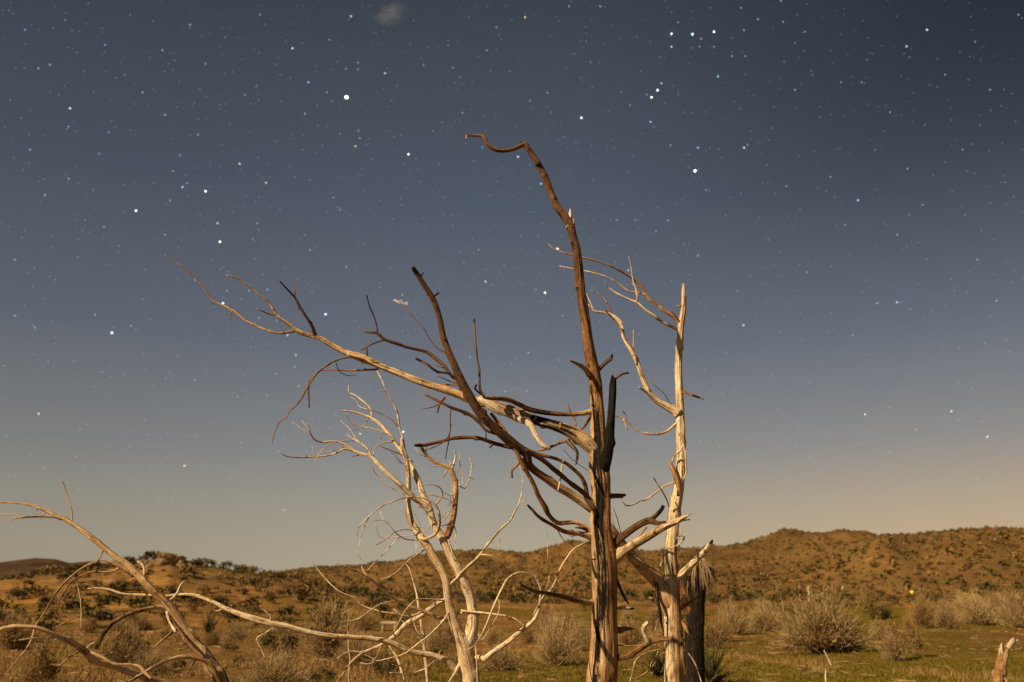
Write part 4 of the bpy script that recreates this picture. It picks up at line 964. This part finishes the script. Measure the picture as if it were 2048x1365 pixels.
# bushes of the plain, measured on the photograph: x, y of the foot, width, height in its pixels, kind, label
NEAR = [
 (1650, 1306, 176, 108, 't', 'largest pale twiggy bush, a tall rounded fan on the green plain'),
 (1587, 1300, 80, 44, 't', 'low pale twiggy bush spilling in front of the largest twiggy bush'),
 (1468, 1271, 66, 62, 't', 'round tan twiggy bush with dark foot beside a bare orange sand patch'),
 (1533, 1264, 76, 58, 't', 'tan twiggy bush between the round tan bush and the largest twiggy bush'),
 (1789, 1322, 50, 62, 's', 'upright brown bush with dark foot, one of two standing close together'),
 (1826, 1313, 42, 60, 's', 'upright brown bush with dark foot, one of two standing close together'),
 (1760, 1281, 34, 30, 's', 'small brown bush on bare sand beside the largest twiggy bush'),
 (1853, 1256, 66, 56, 't', 'tan twiggy bush with a dark hollow foot at the head of the green clearing'),
 (1896, 1259, 52, 52, 't', 'tan twiggy bush in the brush row along the green clearing'),
 (1956, 1250, 74, 44, 't', 'tan twiggy bush in the brush row along the green clearing'),
 (2033, 1257, 62, 54, 's', 'dark brown bush closing the brush row along the green clearing'),
 (1940, 1221, 60, 30, 't', 'tan twiggy bush in the brush row along the green clearing'),
 (2000, 1232, 60, 34, 't', 'tan twiggy bush in the brush row along the green clearing'),
 (1868, 1204, 30, 20, 'g', 'dark green shrub near the tiny yellow lamp'),
 (1938, 1201, 36, 26, 'g', 'dark green shrub near the tiny yellow lamp'),
 (1820, 1200, 28, 12, 'g', 'low green shrub right under the tiny yellow lamp'),
 (1745, 1240, 48, 42, 'o', 'grey green shrub behind the largest twiggy bush'),
 (1740, 1212, 46, 26, 's', 'brown shrub behind the largest twiggy bush'),
 (1112, 1332, 92, 74, 't', 'broad spreading twiggy bush beside the trunk of the tallest burnt tree'),
 (1160, 1302, 54, 46, 't', 'tan twiggy bush just behind the broad spreading bush'),
 (1099, 1256, 48, 22, 't', 'low tan bush behind the broad spreading bush'),
 (1257, 1240, 32, 20, 't', 'low tan bush between the two tallest dead trees'),
 (1446, 1285, 40, 46, 't', 'tan twiggy bush beside the shaggy yucca trunk'),
 (558, 1318, 78, 66, 'g', 'wide dark green bush under the long arching bare limb'),
 (651, 1316, 92, 82, 's', 'tallest dark bush behind the long arching bare limb'),
 (876, 1304, 52, 54, 't', 'round brown bush beside the forked tree trunk'),
 (729, 1261, 58, 30, 't', 'low grey bush with dark foot beyond the forked tree'),
 (990, 1290, 44, 30, 't', 'low brown bush beside the looping pale branch'),
 (1060, 1290, 40, 26, 's', 'low brown shrub between the forked tree and the broad spreading bush'),
 (549, 1380, 120, 56, 't', 'sprawling grey twiggy bush below the long arching limb'),
 (640, 1368, 54, 34, 'g', 'dark green bush below the long arching limb'),
 (776, 1358, 56, 48, 'g', 'dark bush behind the short bent sapling'),
 (75, 1372, 62, 60, 's', 'dark reddish bush with bare black stems below the drooping branches'),
 (340, 1259, 54, 42, 'g', 'dark green bush at the foot of the rocky knoll behind the leaning trunk'),
 (283, 1261, 46, 28, 't', 'low grey brush at the foot of the rocky knoll'),
 (238, 1262, 40, 22, 't', 'low grey brush at the foot of the rocky knoll'),
 (176, 1266, 36, 24, 's', 'low brown brush at the foot of the rocky knoll'),
 (37, 1284, 52, 32, 's', 'wide brown bush above the drooping branch'),
 (480, 1330, 28, 17, 'g', 'small dark green bush on the orange sandy flat'),
 (354, 1340, 32, 24, 'g', 'small dark green bush on the orange sandy flat'),
 (300, 1350, 70, 40, 't', 'grey twiggy bush between the leaning trunk and the drooping branch'),
 (470, 1262, 40, 18, 't', 'pale grey brush below the sandy knoll slope'),
 (1500, 1330, 40, 16, 't', 'low dry brush on the green flat beside the shaggy yucca'),
 (1640, 1352, 60, 16, 't', 'flattened dry brush around a thin pale stake'),
 (1700, 1300, 50, 26, 't', 'low dry brush in front of the largest twiggy bush'),
]
for k, (x, y, w, h, kind, lab) in enumerate(NEAR):
    p = hit(x, min(y, 1362)) if y <= 1362 else hit(x, y)
    dep = p[1] * CP + (p[2] - EYE) * SP
    bush(kind, p, w / FPX * dep * 1.25, h / FPX * dep * 1.14, lab, 'bushes of the plain', random.uniform(0, 6.28))

# smaller brush strewn over the plain between them
spots = [(p[0], p[1]) for p in (hit(x, y) for x, y, *_ in NEAR)]
n_extra = 0
for k in range(900):
    if n_extra >= 70: break
    az = random.uniform(-.62, .62); d = random.uniform(19, 64)
    x, y = math.sin(az) * d, math.cos(az) * d
    if min(math.hypot(x - a, y - b) for a, b in spots) < 1.1 + d * .03: continue
    qx, qy = to_px((x, y, 0))
    if qx > 1700 and qy > 1262: continue                            # the green clearing stays open
    spots.append((x, y)); n_extra += 1
    kind = random.choice('ttssgo'); w = random.uniform(.5, 1.35)
    lab = {'t': 'small dry twiggy bush strewn over the open plain', 's': 'small brown leafy shrub strewn over the open plain',
           'g': 'small dark green shrub strewn over the open plain', 'o': 'small olive shrub strewn over the open plain'}[kind]
    if w > .95: lab = lab.replace('small', 'waist high')
    if y > 45: lab = lab.replace('strewn over the open plain', 'on the far edge of the plain')
    bush(kind, (x, y), w, w * random.uniform(.45, .75), lab, 'small brush of the plain', random.uniform(0, 6.28))

# ------------------------------------------------------------------ brush of the slopes
cand = []
cell = 1.5
for ix in range(-128, 129):
    for iy in range(20, 172):
        x = (ix + random.uniform(-.45, .45)) * cell; y = (iy + random.uniform(-.45, .45)) * cell
        az = math.atan2(x, y); d = math.hypot(x, y)
        if abs(az) > .66 or d < 42 or d > 250: continue
        cand.append((x, y, az, d))
cx = np.array(cand); cz = height(cx[:, 0], cx[:, 1])
dens = fbm(np.stack([cx[:, 0] / 22, cx[:, 1] / 22, cx[:, 0] * 0], -1), 3)
singles, mass = [], []
for (x, y, az, d), z, dn in zip(cand, cz, dens):
    pxx, pyy = to_px((x, y, z))
    if pxx < -40 or pxx > 2090: continue
    knoll = az < -.12 and d < 93
    if knoll:
        if random.random() > .58 + .8 * dn: continue
        singles.append((x, y, z, d, random.choice((.5, .65, .85, 1.1, 1.55)) * random.uniform(.85, 1.15), True))
    elif d > 66:
        if random.random() > 1.0 + .9 * dn: continue
        w = random.choice((.5, .65, .8, 1, 1.5)) * random.uniform(.85, 1.2) * (.72 if d > 135 else 1)
        (singles if d < 77 else mass).append((x, y, z, d, w, False))
singles.sort(key=lambda s: -s[4] / s[3])
for x, y, z, d, w, kn in singles[:230]:
    me = random.choice(MIDB)
    o = obj('slope_shrub', me, None, (x, y, z - .05)); o.rotation_euler = (0, 0, random.uniform(0, 6.28))
    o.scale = (w * 1.1, w * 1.1, w * random.uniform(.75, 1.05))
    look = ('large ' if w > 1.2 else 'small ' if w < .9 else 'middling ') + {'dark_leaves': 'dark green', 'olive_leaves': 'olive', 'brush_leaves': 'brown'}[me.materials[0].name]
    tag(o, look + (' shrub dotted over the orange sandy knoll' if kn else ' shrub at the foot of the long brushy hill'), 'shrub',
        'shrubs of the sandy knoll' if kn else 'shrubs at the foot of the hill')
mass += [s[:5] + (s[5],) for s in singles[230:]]
def merged(rows, mat, name, label):
    V, F, k = [], [], 0
    for x, y, z, d, w, _ in rows:
        v, f = FARB[random.randrange(6)]
        a = random.uniform(0, 6.28); c, s = math.cos(a), math.sin(a)
        R = np.array([[c, s, 0], [-s, c, 0], [0, 0, random.uniform(.7, 1.1)]]) * w
        V.append(v @ R + np.array([x, y, z - .06])); F.append(f + k); k += len(v)
    o = obj(name, mesh(name, np.vstack(V), np.vstack(F), mat)); o['kind'] = 'stuff'; o['label'] = label
random.shuffle(mass)
n3 = len(mass)
merged(mass[:int(n3 * .38)], M_SAGE, 'hillside_brush', 'dense brown brush covering the hillsides')
merged(mass[int(n3 * .38):int(n3 * .70)], M_OLIVE, 'hillside_brush', 'olive brush covering the hillsides')
merged(mass[int(n3 * .70):], M_GREEN, 'hillside_brush', 'dark green brush covering the hillsides')

# ------------------------------------------------------------------ grass
def grass(n, mat, name, label, hmin, hmax, bias):
    az = RNG.uniform(-.66, .66, n * 3); d = 11 / np.maximum(1e-3, RNG.uniform(.17, 1, n * 3))
    x, y = np.sin(az) * d, np.cos(az) * d
    g = fbm(np.stack([x / 3.2, y / 5.5, x * 0 + bias], -1), 3) + bias * az
    k = np.nonzero((g > .02) & (d < 62))[0][:n]
    x, y = x[k], y[k]; z = height(x, y)
    P = []
    for q in range(5):
        b = np.stack([x + RNG.normal(0, .06, len(x)), y + RNG.normal(0, .06, len(x)), z - .01], -1)
        hh = RNG.uniform(hmin, hmax, len(x))
        t = b + np.stack([RNG.normal(0, .05, len(x)), RNG.normal(0, .05, len(x)), hh], -1)
        P.append(ribbons(b, t, RNG.normal(0, .01, (len(x), 3)), np.full(len(x), .008), 1, .1))
    o = obj(name, mesh(name, *join(P), mat)); o['kind'] = 'stuff'; o['label'] = label
grass(22000, M_GRASS, 'grass', 'short green grass over the plain', .04, .11, .9)
grass(11000, M_DRY, 'dry_grass', 'sparse dry grass over the plain', .06, .2, -.6)

def litter(n):
    az = RNG.uniform(-.62, .62, n); d = RNG.uniform(11, 45, n)
    x, y = np.sin(az) * d, np.cos(az) * d; z = height(x, y) + .015
    a = RNG.uniform(0, 6.28, n); L = RNG.uniform(.08, .45, n)
    b = np.stack([x, y, z], -1); t = b + np.stack([np.cos(a) * L, np.sin(a) * L, RNG.uniform(0, .06, n)], -1)
    o = obj('fallen_twigs', mesh('fallen_twigs', *ribbons(b, t, RNG.normal(0, .02, (n, 3)) * np.array([1, 1, .3]), RNG.uniform(.006, .014, n), 3, .5), M_TWIG2)); o['kind'] = 'stuff'
    o['label'] = 'dry fallen twigs littering the plain'
litter(2600)

# ------------------------------------------------------------------ boulders on the knoll
import bmesh
def boulder_mesh(k):
    bm = bmesh.new(); bmesh.ops.create_icosphere(bm, subdivisions=2, radius=1)
    for v in bm.verts:
        q = np.array(v.co) * 1.1 + k * 5.3
        v.co *= 1 + .45 * float(fbm(q, 3))
        v.co.z *= .8
    me = bpy.data.meshes.new('boulder'); bm.to_mesh(me); bm.free(); me.materials.append(M_ROCK); return me
BOULD = [boulder_mesh(k) for k in range(5)]
for k in range(44):
    px = random.gauss(333, 42); d = random.uniform(76, 93)
    dd = ray(px, 1130); az = math.atan2(dd[0], dd[1]); x, y = math.sin(az) * d, math.cos(az) * d
    r = random.uniform(.25, .6) * (1.15 if abs(px - 340) < 25 else .8)
    o = obj('boulder', BOULD[k % 5], None, (x, y, float(height(x, y)) + r * .25))
    o.rotation_euler = (random.uniform(-.4, .4), random.uniform(-.4, .4), random.uniform(0, 6.28)); o.scale = (r, r, r)
    tag(o, 'weathered granite boulder heaped on the crest of the knoll', 'boulder', 'boulders on the knoll')

# ------------------------------------------------------------------ shaggy yucca tree beyond the second trunk
def yucca_tree():
    Y = 14.3
    foot, _ = at(1390, 1372, Y)
    gz = float(height(foot[0], Y))
    org = np.array([foot[0], Y, gz])
    root = thing('yucca_tree', 'shaggy yucca tree with straw coloured skirt of dead leaves and thick dark trunk', 'tree', tuple(org))
    def limb(nm, pts, tone, char):
        P = np.array(pts, float); R = spline(P, 3.0)
        C, t = at(R[:, 0], R[:, 1], np.full(len(R), Y))
        V, F, A = tube(C, R[:, 2] / 2 / FPX * t, 2.2, np.full(len(R), tone), np.full(len(R), char), 20, .22)
        return obj(nm, wood_mesh(nm, V, F, A, org), root)
    fx, fy = to_px(org - np.array([0, 0, .1]))
    limb('trunk', [(fx, fy, 46), (1389, 1340, 39), (1389, 1270, 37), (1391, 1215, 36), (1394, 1180, 34), (1398, 1140, 26), (1400, 1122, 16)], .95, .74)
    limb('arm', [(1388, 1235, 26), (1374, 1205, 24), (1366, 1178, 22), (1364, 1150, 20), (1365, 1130, 14)], .75, .5)
    def skirt(nm, cx, cy, rpx, drop, n, mat):
        c, t = at(cx, cy, Y); m = float(t) / FPX
        d = dome_dirs(n, 1.0, -.2); b = c - org + d * np.array([rpx * .35, rpx * .35, rpx * .5]) * m
        out = np.stack([d[:, 0], d[:, 1], d[:, 2] * 0], -1)
        tip = b + out * (RNG.uniform(.4, 1.0, n) * rpx * m)[:, None] + np.array([0, 0, -1]) * (RNG.uniform(.35, 1, n) * drop * m)[:, None]
        bend = out * rpx * .25 * m + np.array([0, 0, .1 * drop * m])
        obj(nm, mesh(nm, *ribbons(b, tip, bend, RNG.uniform(.008, .016, n), 3, .15), mat), root)['kind'] = 'stuff'
    skirt('leaf_skirt', 1399, 1128, 26, 62, 420, M_STRAW)
    skirt('leaf_skirt', 1365, 1136, 16, 44, 220, M_STEM)
    return root
yucca_tree()
def spiky_plant(px, py, L, label):
    p = hit(px, py)
    o = obj('yucca_plant', mesh('yucca_plant', *spiky(90, L), M_YUCCA), None, (p[0], p[1], float(height(p[0], p[1])) - .02))
    tag(o, label, 'plant', 'yucca plants')
spiky_plant(1425, 1368, 1.0, 'dark green spiky yucca rosette at the foot of the shaggy yucca tree')
spiky_plant(1318, 1356, .85, 'green spiky yucca rosette beside the bleached second trunk')
spiky_plant(418, 1268, 1.1, 'spiky green yucca on the flat beyond the leaning trunk')
spiky_plant(1772, 1238, 1.2, 'spiky grey green yucca behind the largest twiggy bush')

# ------------------------------------------------------------------ small things on the plain
def stick(name, label, cat, px, py, Y, pts, tone=.1, char=0.0, group=None):
    """Thin dead stalk or stake: stations are pixel offsets from its foot (dx, dy, width)."""
    foot, t = at(px, py, Y); gz = float(height(foot[0], Y))
    org = np.array([foot[0], Y, gz])
    fx, fy = to_px(org - np.array([0, 0, .05]))
    P = [(fx, fy, pts[0][2] * 1.1)] + [(px + a, py + b, w) for a, b, w in pts]
    R = spline(np.array(P, float), 2.5); C, t = at(R[:, 0], R[:, 1], np.full(len(R), Y))
    V, F, A = tube(C, R[:, 2] / 2 / FPX * t, px % 5, np.full(len(R), tone), np.full(len(R), char), 8, .15)
    return tag(obj(name, wood_mesh(name, V, F, A, org), None, tuple(org)), label, cat, group)
stick('wooden_stake', 'thin pale stake standing in flattened dry brush', 'stake', 1652, 1362, 9.5, [(0, 0, 3.2), (0, -10, 3), (-.5, -20, 2.6)], .02)
for x, y, hgt, lab in ((1617, 1202, 30, 'pale forked dead stalk rising behind the largest twiggy bush'), (1685, 1199, 26, 'thin pale dead stalk rising behind the largest twiggy bush')):
    p = hit(x, y)
    stick('dead_stalk', lab, 'stalk', x, y, float(p[1]), [(0, -2, 3.2), (1, -hgt * .5, 3), (-1, -hgt * .8, 2.6), (2, -hgt, 2)], .05)
p = hit(1662, 1332)
stick('fallen_twig', 'pale forked dead twig lying against the largest twiggy bush', 'twig', 1662, 1330, float(p[1]), [(0, 0, 4), (-6, -14, 3.4), (-14, -28, 2)], .02)

def box(c, s):
    v = np.array([[x, y, z] for x in (-1, 1) for y in (-1, 1) for z in (-1, 1)]) * np.array(s) / 2 + np.array(c)
    return v, np.array([(0, 1, 3, 2), (4, 6, 7, 5), (0, 4, 5, 1), (2, 3, 7, 6), (0, 2, 6, 4), (1, 5, 7, 3)])
M_BOARD = plain('pale_board', (.55, .47, .36)); M_METAL = plain('dark_metal', (.06, .05, .04), .5)
p = hit(777, 1263); z = float(height(p[0], p[1]))
bench = thing('wooden_trestle', 'small pale board on two legs in the brush beyond the forked tree', 'trestle', (p[0], p[1], z))
obj('board', mesh('board', *box((0, 0, .36), (.72, .22, .09)), M_BOARD), bench)
for s in (-1, 1): obj('leg', mesh('leg', *box((s * .27, 0, .15), (.06, .16, .34)), M_BOARD), bench)

p = hit(1825, 1196); z = float(height(p[0], p[1])); dep = p[1]
lh = (1196 - 1186) / FPX * dep
lamp = thing('lantern', 'tiny glowing yellow lamp far off at the foot of the hill', 'lamp', (p[0], p[1], z))
def lathe(prof, seg=10):
    V = [[r * math.cos(a / seg * 6.28319), r * math.sin(a / seg * 6.28319), q] for r, q in prof for a in range(seg)]
    F = [(i * seg + a, i * seg + (a + 1) % seg, (i + 1) * seg + (a + 1) % seg, (i + 1) * seg + a) for i in range(len(prof) - 1) for a in range(seg)]
    return np.array(V), F
obj('post', mesh('post', *lathe([(.03, -.05), (.03, lh - .14), (.0, lh - .14)]), M_METAL), lamp)
M_LAMP = emitter('lamp_glow', (1.0, .66, .05), 1.0)
obj('globe', mesh('globe', *lathe([(.02, lh - .16), (.13, lh + .05), (.15, lh + .10), (.02, lh + .13)]), M_LAMP), lamp)
obj('cap', mesh('cap', *lathe([(.10, lh + .115), (.11, lh + .14), (.0, lh + .19)]), M_METAL), lamp)

# ------------------------------------------------------------------ airliner crossing, its lights on
def airliner():
    (a, b) = (at(729, 581, 3000.)[0], at(869, 629, 3000.)[0])
    P = at(800, 605, 3000.)[0]
    fwd = Vector((a - b)).normalized()
    root = thing('airliner', 'distant airliner with red and white lights among the stars', 'aircraft', tuple(P))
    root.rotation_euler = fwd.to_track_quat('X', 'Z').to_euler()
    root.scale = (1.5, 1.5, 1.5)
    body = plain('aircraft_skin', (.8, .8, .8), .4)
    prof = [(0, 19), (.9, 18.2), (1.7, 16), (2, 12), (2, -8), (1.4, -14), (.5, -19), (0, -19.5)]
    v, f = lathe(prof, 12); v = v[:, [2, 0, 1]]
    obj('fuselage', mesh('fuselage', v, f, body, True), root)
    def wing(nm, pts, th, par=root):
        V = np.array([(x, y, z + s * th / 2) for s in (-1, 1) for x, y, z in pts])
        return obj(nm, mesh(nm, V, [(3, 2, 1, 0), (4, 5, 6, 7), (0, 1, 5, 4), (1, 2, 6, 5), (2, 3, 7, 6), (3, 0, 4, 7)], body), par)
    red, white = emitter('red_beacon', (1, .22, .10), 2.5), emitter('white_beacon', (1, .85, .7), 1.6)
    for s in (-1, 1):
        w = wing('wing', [(4, s * 1.5, -.6), (-3, s * 1.5, -.6), (-7, s * 17, .6), (-5, s * 17, .6)], .5)
        obj('engine', mesh('engine', lathe([(0, 3.2), (1.1, 3), (1.1, -1), (.6, -2), (0, -2)], 10)[0][:, [2, 0, 1]] + np.array([1.5, s * 6, -1.8]), lathe([(0, 3.2), (1.1, 3), (1.1, -1), (.6, -2), (0, -2)], 10)[1], body, True), w)
        wing('tailplane', [(-15, s * .6, .8), (-18, s * .6, .8), (-19.5, s * 6, 1.2), (-18, s * 6, 1.2)], .3)
    V = np.array([(x, s * .2, z) for s in (-1, 1) for x, z in ((-13, 1.2), (-18, 1.2), (-20, 7.5), (-17.5, 7.5))])
    obj('fin', mesh('fin', V, [(3, 2, 1, 0), (4, 5, 6, 7), (0, 1, 5, 4), (1, 2, 6, 5), (2, 3, 7, 6), (3, 0, 4, 7)], body), root)
    for nm, loc, r, m in (('wingtip_light', (-6, -17, .7), .8, red), ('wingtip_light', (-6, 17, .7), .8, white), ('beacon', (0, 0, -2.5), 1.0, red),
                          ('tail_light', (-19.5, 0, .2), .8, white), ('beacon', (8, 0, -2.4), .7, white)):
        v, f = lathe([(0, -r), (r * .75, -r * .6), (r, 0), (r * .75, r * .6), (0, r)], 8)
        obj(nm, mesh(nm, v, f, m), root, loc)
airliner()

# ------------------------------------------------------------------ wisp of cloud
def cloud():
    c = at(781, 27, 2600.)[0]
    bm = bmesh.new(); bmesh.ops.create_icosphere(bm, subdivisions=3, radius=1)
    me = bpy.data.meshes.new('cloud'); bm.to_mesh(me); bm.free()
    m = bpy.data.materials.new('cloud_vapour'); m.use_nodes = True; nt = m.node_tree; nt.nodes.clear()
    o_ = nnode(nt, 'ShaderNodeOutputMaterial'); pv = nnode(nt, 'ShaderNodeVolumePrincipled')
    tcn = nnode(nt, 'ShaderNodeTexCoord').outputs['Object']
    n = noise_node(nt, tcn, 1.2, 3, .5)
    ln = nnode(nt, 'ShaderNodeVectorMath', operation='LENGTH'); nt.links.new(tcn, ln.inputs[0])
    edge = math_node(nt, 'SUBTRACT', 1.0, ln.outputs['Value'], True)
    dn = math_node(nt, 'SUBTRACT', math_node(nt, 'ADD', n, math_node(nt, 'MULTIPLY', edge, .35)), .60, True)
    nt.links.new(math_node(nt, 'MULTIPLY', dn, .016), pv.inputs['Density'])
    pv.inputs['Color'].default_value = (.80, .86, .95, 1)
    nt.links.new(pv.outputs[0], o_.inputs['Volume'])
    me.materials.append(m)
    o = obj('cloud', me, None, tuple(c)); o.scale = (78, 60, 48)
    tag(o, 'small faint wisp of pale cloud high among the stars', 'cloud')
cloud()

# ------------------------------------------------------------------ stars
SR = 9000.0
STARS = """693,195,6w 1390,342,5w 1343,68,4c 1385,69,4c 1428,64,4c 1163,236,4w 817,309,4w 411,383,4w 440,484,4w 272,422,4w 224,666,4w 479,328,3w 1303,195,4w 1315,181,4w
1323,167,3b 1436,153,3b 1343,94,3b 1428,94,2o 1854,60,3w 1813,93,3b 1723,165,2b 1729,167,1b 2037,30,2b 1488,296,3w 1396,296,3b 1341,291,2o 1115,498,4w 1090,586,4w 971,564,3w 957,500,2o 1256,541,3b
1082,368,3b 1036,314,3w 965,295,2b 1301,244,3b 1050,35,3o 1200,13,2o 702,33,3o 585,97,3w 717,262,2o 711,293,3o 140,217,3w 137,254,2b 218,265,2b 198,308,2b 365,375,3b 374,367,2b 340,402,2o 435,447,3o
532,366,3o 540,355,1b 651,629,4b 446,607,4b 592,711,2w 1487,651,3w 1794,605,3b 1754,607,2w 1993,602,2w 1705,671,2b 1730,829,3o 1903,823,3o 1975,874,3o 1832,860,2r 1780,815,1w 77,828,3o 369,932,3o
30,632,2o 806,864,4b 720,868,3o 568,1021,2o 1716,401,3b 1661,354,2b 1815,338,2o 1573,373,2b 1534,330,1o 285,185,2w 325,101,2w 411,128,2b 100,130,2w 77,137,2o 659,80,2o 847,131,2o 770,147,3o 906,136,2o
974,101,2o 993,55,2b 921,154,1w 716,126,2b 692,138,2b 716,139,2b 617,165,3b 654,185,2o 396,270,2o 346,343,2o 137,358,2b 360,311,2b 208,454,2o 238,492,1b 514,447,2o 518,460,1b 505,478,1w 667,396,2b
680,420,2b 1060,202,2b 1095,186,2b 1185,174,1b 1260,211,2b 1356,45,2b 1491,113,2b 1464,113,2o 1610,64,2o 1682,165,2o 1625,150,1o 1950,84,2b 1562,2,2w 1138,13,2w 1172,83,1o 1181,125,1w 1102,225,1b
887,395,1w 1234,441,2b 1271,441,2b 1337,441,2b 1312,463,2b 1284,430,1b 1276,457,1b 1396,512,2w 1614,545,2o 1663,533,1w 1865,622,1b 1412,380,2b 1418,382,1b 1231,524,1w 1041,473,1b 1076,472,1b 1278,571,1b
948,322,1o 1082,350,1b 720,277,2o 832,318,1b 925,226,2b 896,91,1w 884,245,1w 865,262,1w 610,228,2w 605,300,1w 636,252,1b 680,268,1o 788,274,1o 620,360,1b 590,355,1b 1488,61,2w 1402,78,2w 1399,94,2b
1320,115,1b 1243,184,1w 1294,190,2b 1370,225,1b 1308,254,1w 1420,296,1b 1545,257,1b 1495,290,2b 1568,124,1w 1590,86,1o 1420,16,1b 1482,16,2o 1516,39,2w 1566,44,2o 1465,77,1b 1340,72,1b 1383,96,1o
44,476,1b 155,515,1b 190,630,2o 228,655,1b 262,652,2b 70,656,2b 66,652,1b 8,732,1b 96,724,1b 300,640,1o 390,560,2b 454,582,2b 498,582,2b 535,580,2b 482,598,1o 518,636,2o 553,642,2b 575,671,3b 591,710,2o
597,773,2o 589,734,2b 552,748,2b 487,751,1b 475,794,1w 534,791,1w 389,761,2b 331,757,1w 288,708,1b 205,745,1b 153,914,1b 160,860,1b 624,585,1o 620,500,2o 693,534,2o 760,575,1b 805,590,2o 748,588,1b
1057,706,2w 1125,632,2b 1010,783,2b 1024,777,1b 1053,782,2b 940,715,2b 1118,720,1w 985,570,1b 1072,580,2b 1084,603,1b 1475,583,2b 1450,632,1b 1560,663,1b 1440,700,1b 1538,480,1b 1700,512,1b 1795,470,2o
1902,560,1b 1955,520,2b 2010,365,1b 1925,300,2b 1850,250,1o 1780,225,2b 1640,235,1b 1590,180,2w 1735,120,1b 1890,150,2b 1980,180,2w 1960,250,1b 1845,410,2b 1930,430,1b 1750,300,1w 1690,450,2b 1600,420,1b
50,60,2b 130,40,1w 210,90,2b 260,30,1b 380,50,2w 450,75,1b 520,30,2b 560,150,1b 490,190,2b 330,230,2b 250,150,1b 60,300,2b 20,200,1b 90,390,2o 170,440,1b 30,520,2b 110,560,1b 330,470,2b 560,420,1b 610,470,1w"""
STARS = [(float(a), float(b), int(c[0]), c[1]) for a, b, c in (s.split(',') for s in STARS.split())]
SC = {'w': (.93, 1, 1), 'b': (.50, .80, 1), 'o': (1, .74, .48), 'r': (1, .5, .4), 'c': (.62, 1, 1)}
S_E = {6: 2.6, 5: 2.0, 4: 1.25, 3: .52, 2: .21, 1: .10}
S_R = {6: 1.5, 5: 1.1, 4: .8, 3: .68, 2: .62, 1: .58}          # radius in pixels of the 1024-wide picture
sky_root = bpy.data.objects.new('sky', None); col.objects.link(sky_root)
sky_root['kind'] = 'structure'; sky_root['label'] = 'clear moonlit night sky scattered with stars'
def starlight(c, e):
    """A star adds its light to the sky behind it."""
    m = emitter('starlight', c, e); nt = m.node_tree
    em = [n for n in nt.nodes if n.type == 'EMISSION'][0]; out = [n for n in nt.nodes if n.type == 'OUTPUT_MATERIAL'][0]
    tr = nnode(nt, 'ShaderNodeBsdfTransparent'); ad = nnode(nt, 'ShaderNodeAddShader')
    nt.links.new(em.outputs[0], ad.inputs[0]); nt.links.new(tr.outputs[0], ad.inputs[1]); nt.links.new(ad.outputs[0], out.inputs[0])
    return m
def star_mesh(c, k, j):
    bm = bmesh.new(); bmesh.ops.create_icosphere(bm, subdivisions=1, radius=S_R[k] * SR / 815.0)
    me = bpy.data.meshes.new('star'); bm.to_mesh(me); bm.free()
    me.materials.append(starlight(SC[c], S_E[k] * j)); return me
SM = {}
for x, y, k, c in STARS:
    d = ray(x, y); d = d / np.linalg.norm(d)
    if (k, c) not in SM: SM[k, c] = star_mesh(c, k, 1.0)
    o = obj('star', SM[k, c], sky_root, tuple(d * SR + np.array([0, 0, EYE])))
    if k >= 5: o['label'] = 'brightest white star of this sky' if k == 6 else 'second brightest star'
def faint(n, c, e, name):
    az = RNG.uniform(-.85, .85, n); el = np.arcsin(RNG.uniform(.10, .85, n))
    d = np.stack([np.sin(az) * np.cos(el), np.cos(az) * np.cos(el), np.sin(el)], -1) * (SR + 300)
    ico = bmesh.new(); bmesh.ops.create_icosphere(ico, subdivisions=1, radius=.6 * SR / 815.0)
    v0 = np.array([v.co[:] for v in ico.verts]); f0 = np.array([[v.index for v in f.verts] for f in ico.faces]); ico.free()
    V = (d[:, None] + v0[None] * RNG.uniform(.6, 1.1, n)[:, None, None]).reshape(-1, 3)
    F = (f0[None] + (np.arange(n) * len(v0))[:, None, None]).reshape(-1, 3)
    o = obj(name, mesh(name, V, F, starlight(c, e)), sky_root); o['kind'] = 'stuff'; o['label'] = 'countless faint stars'
faint(2000, (.70, .86, 1), .07, 'faint_stars')
faint(1200, (1, .85, .7), .055, 'faint_stars')
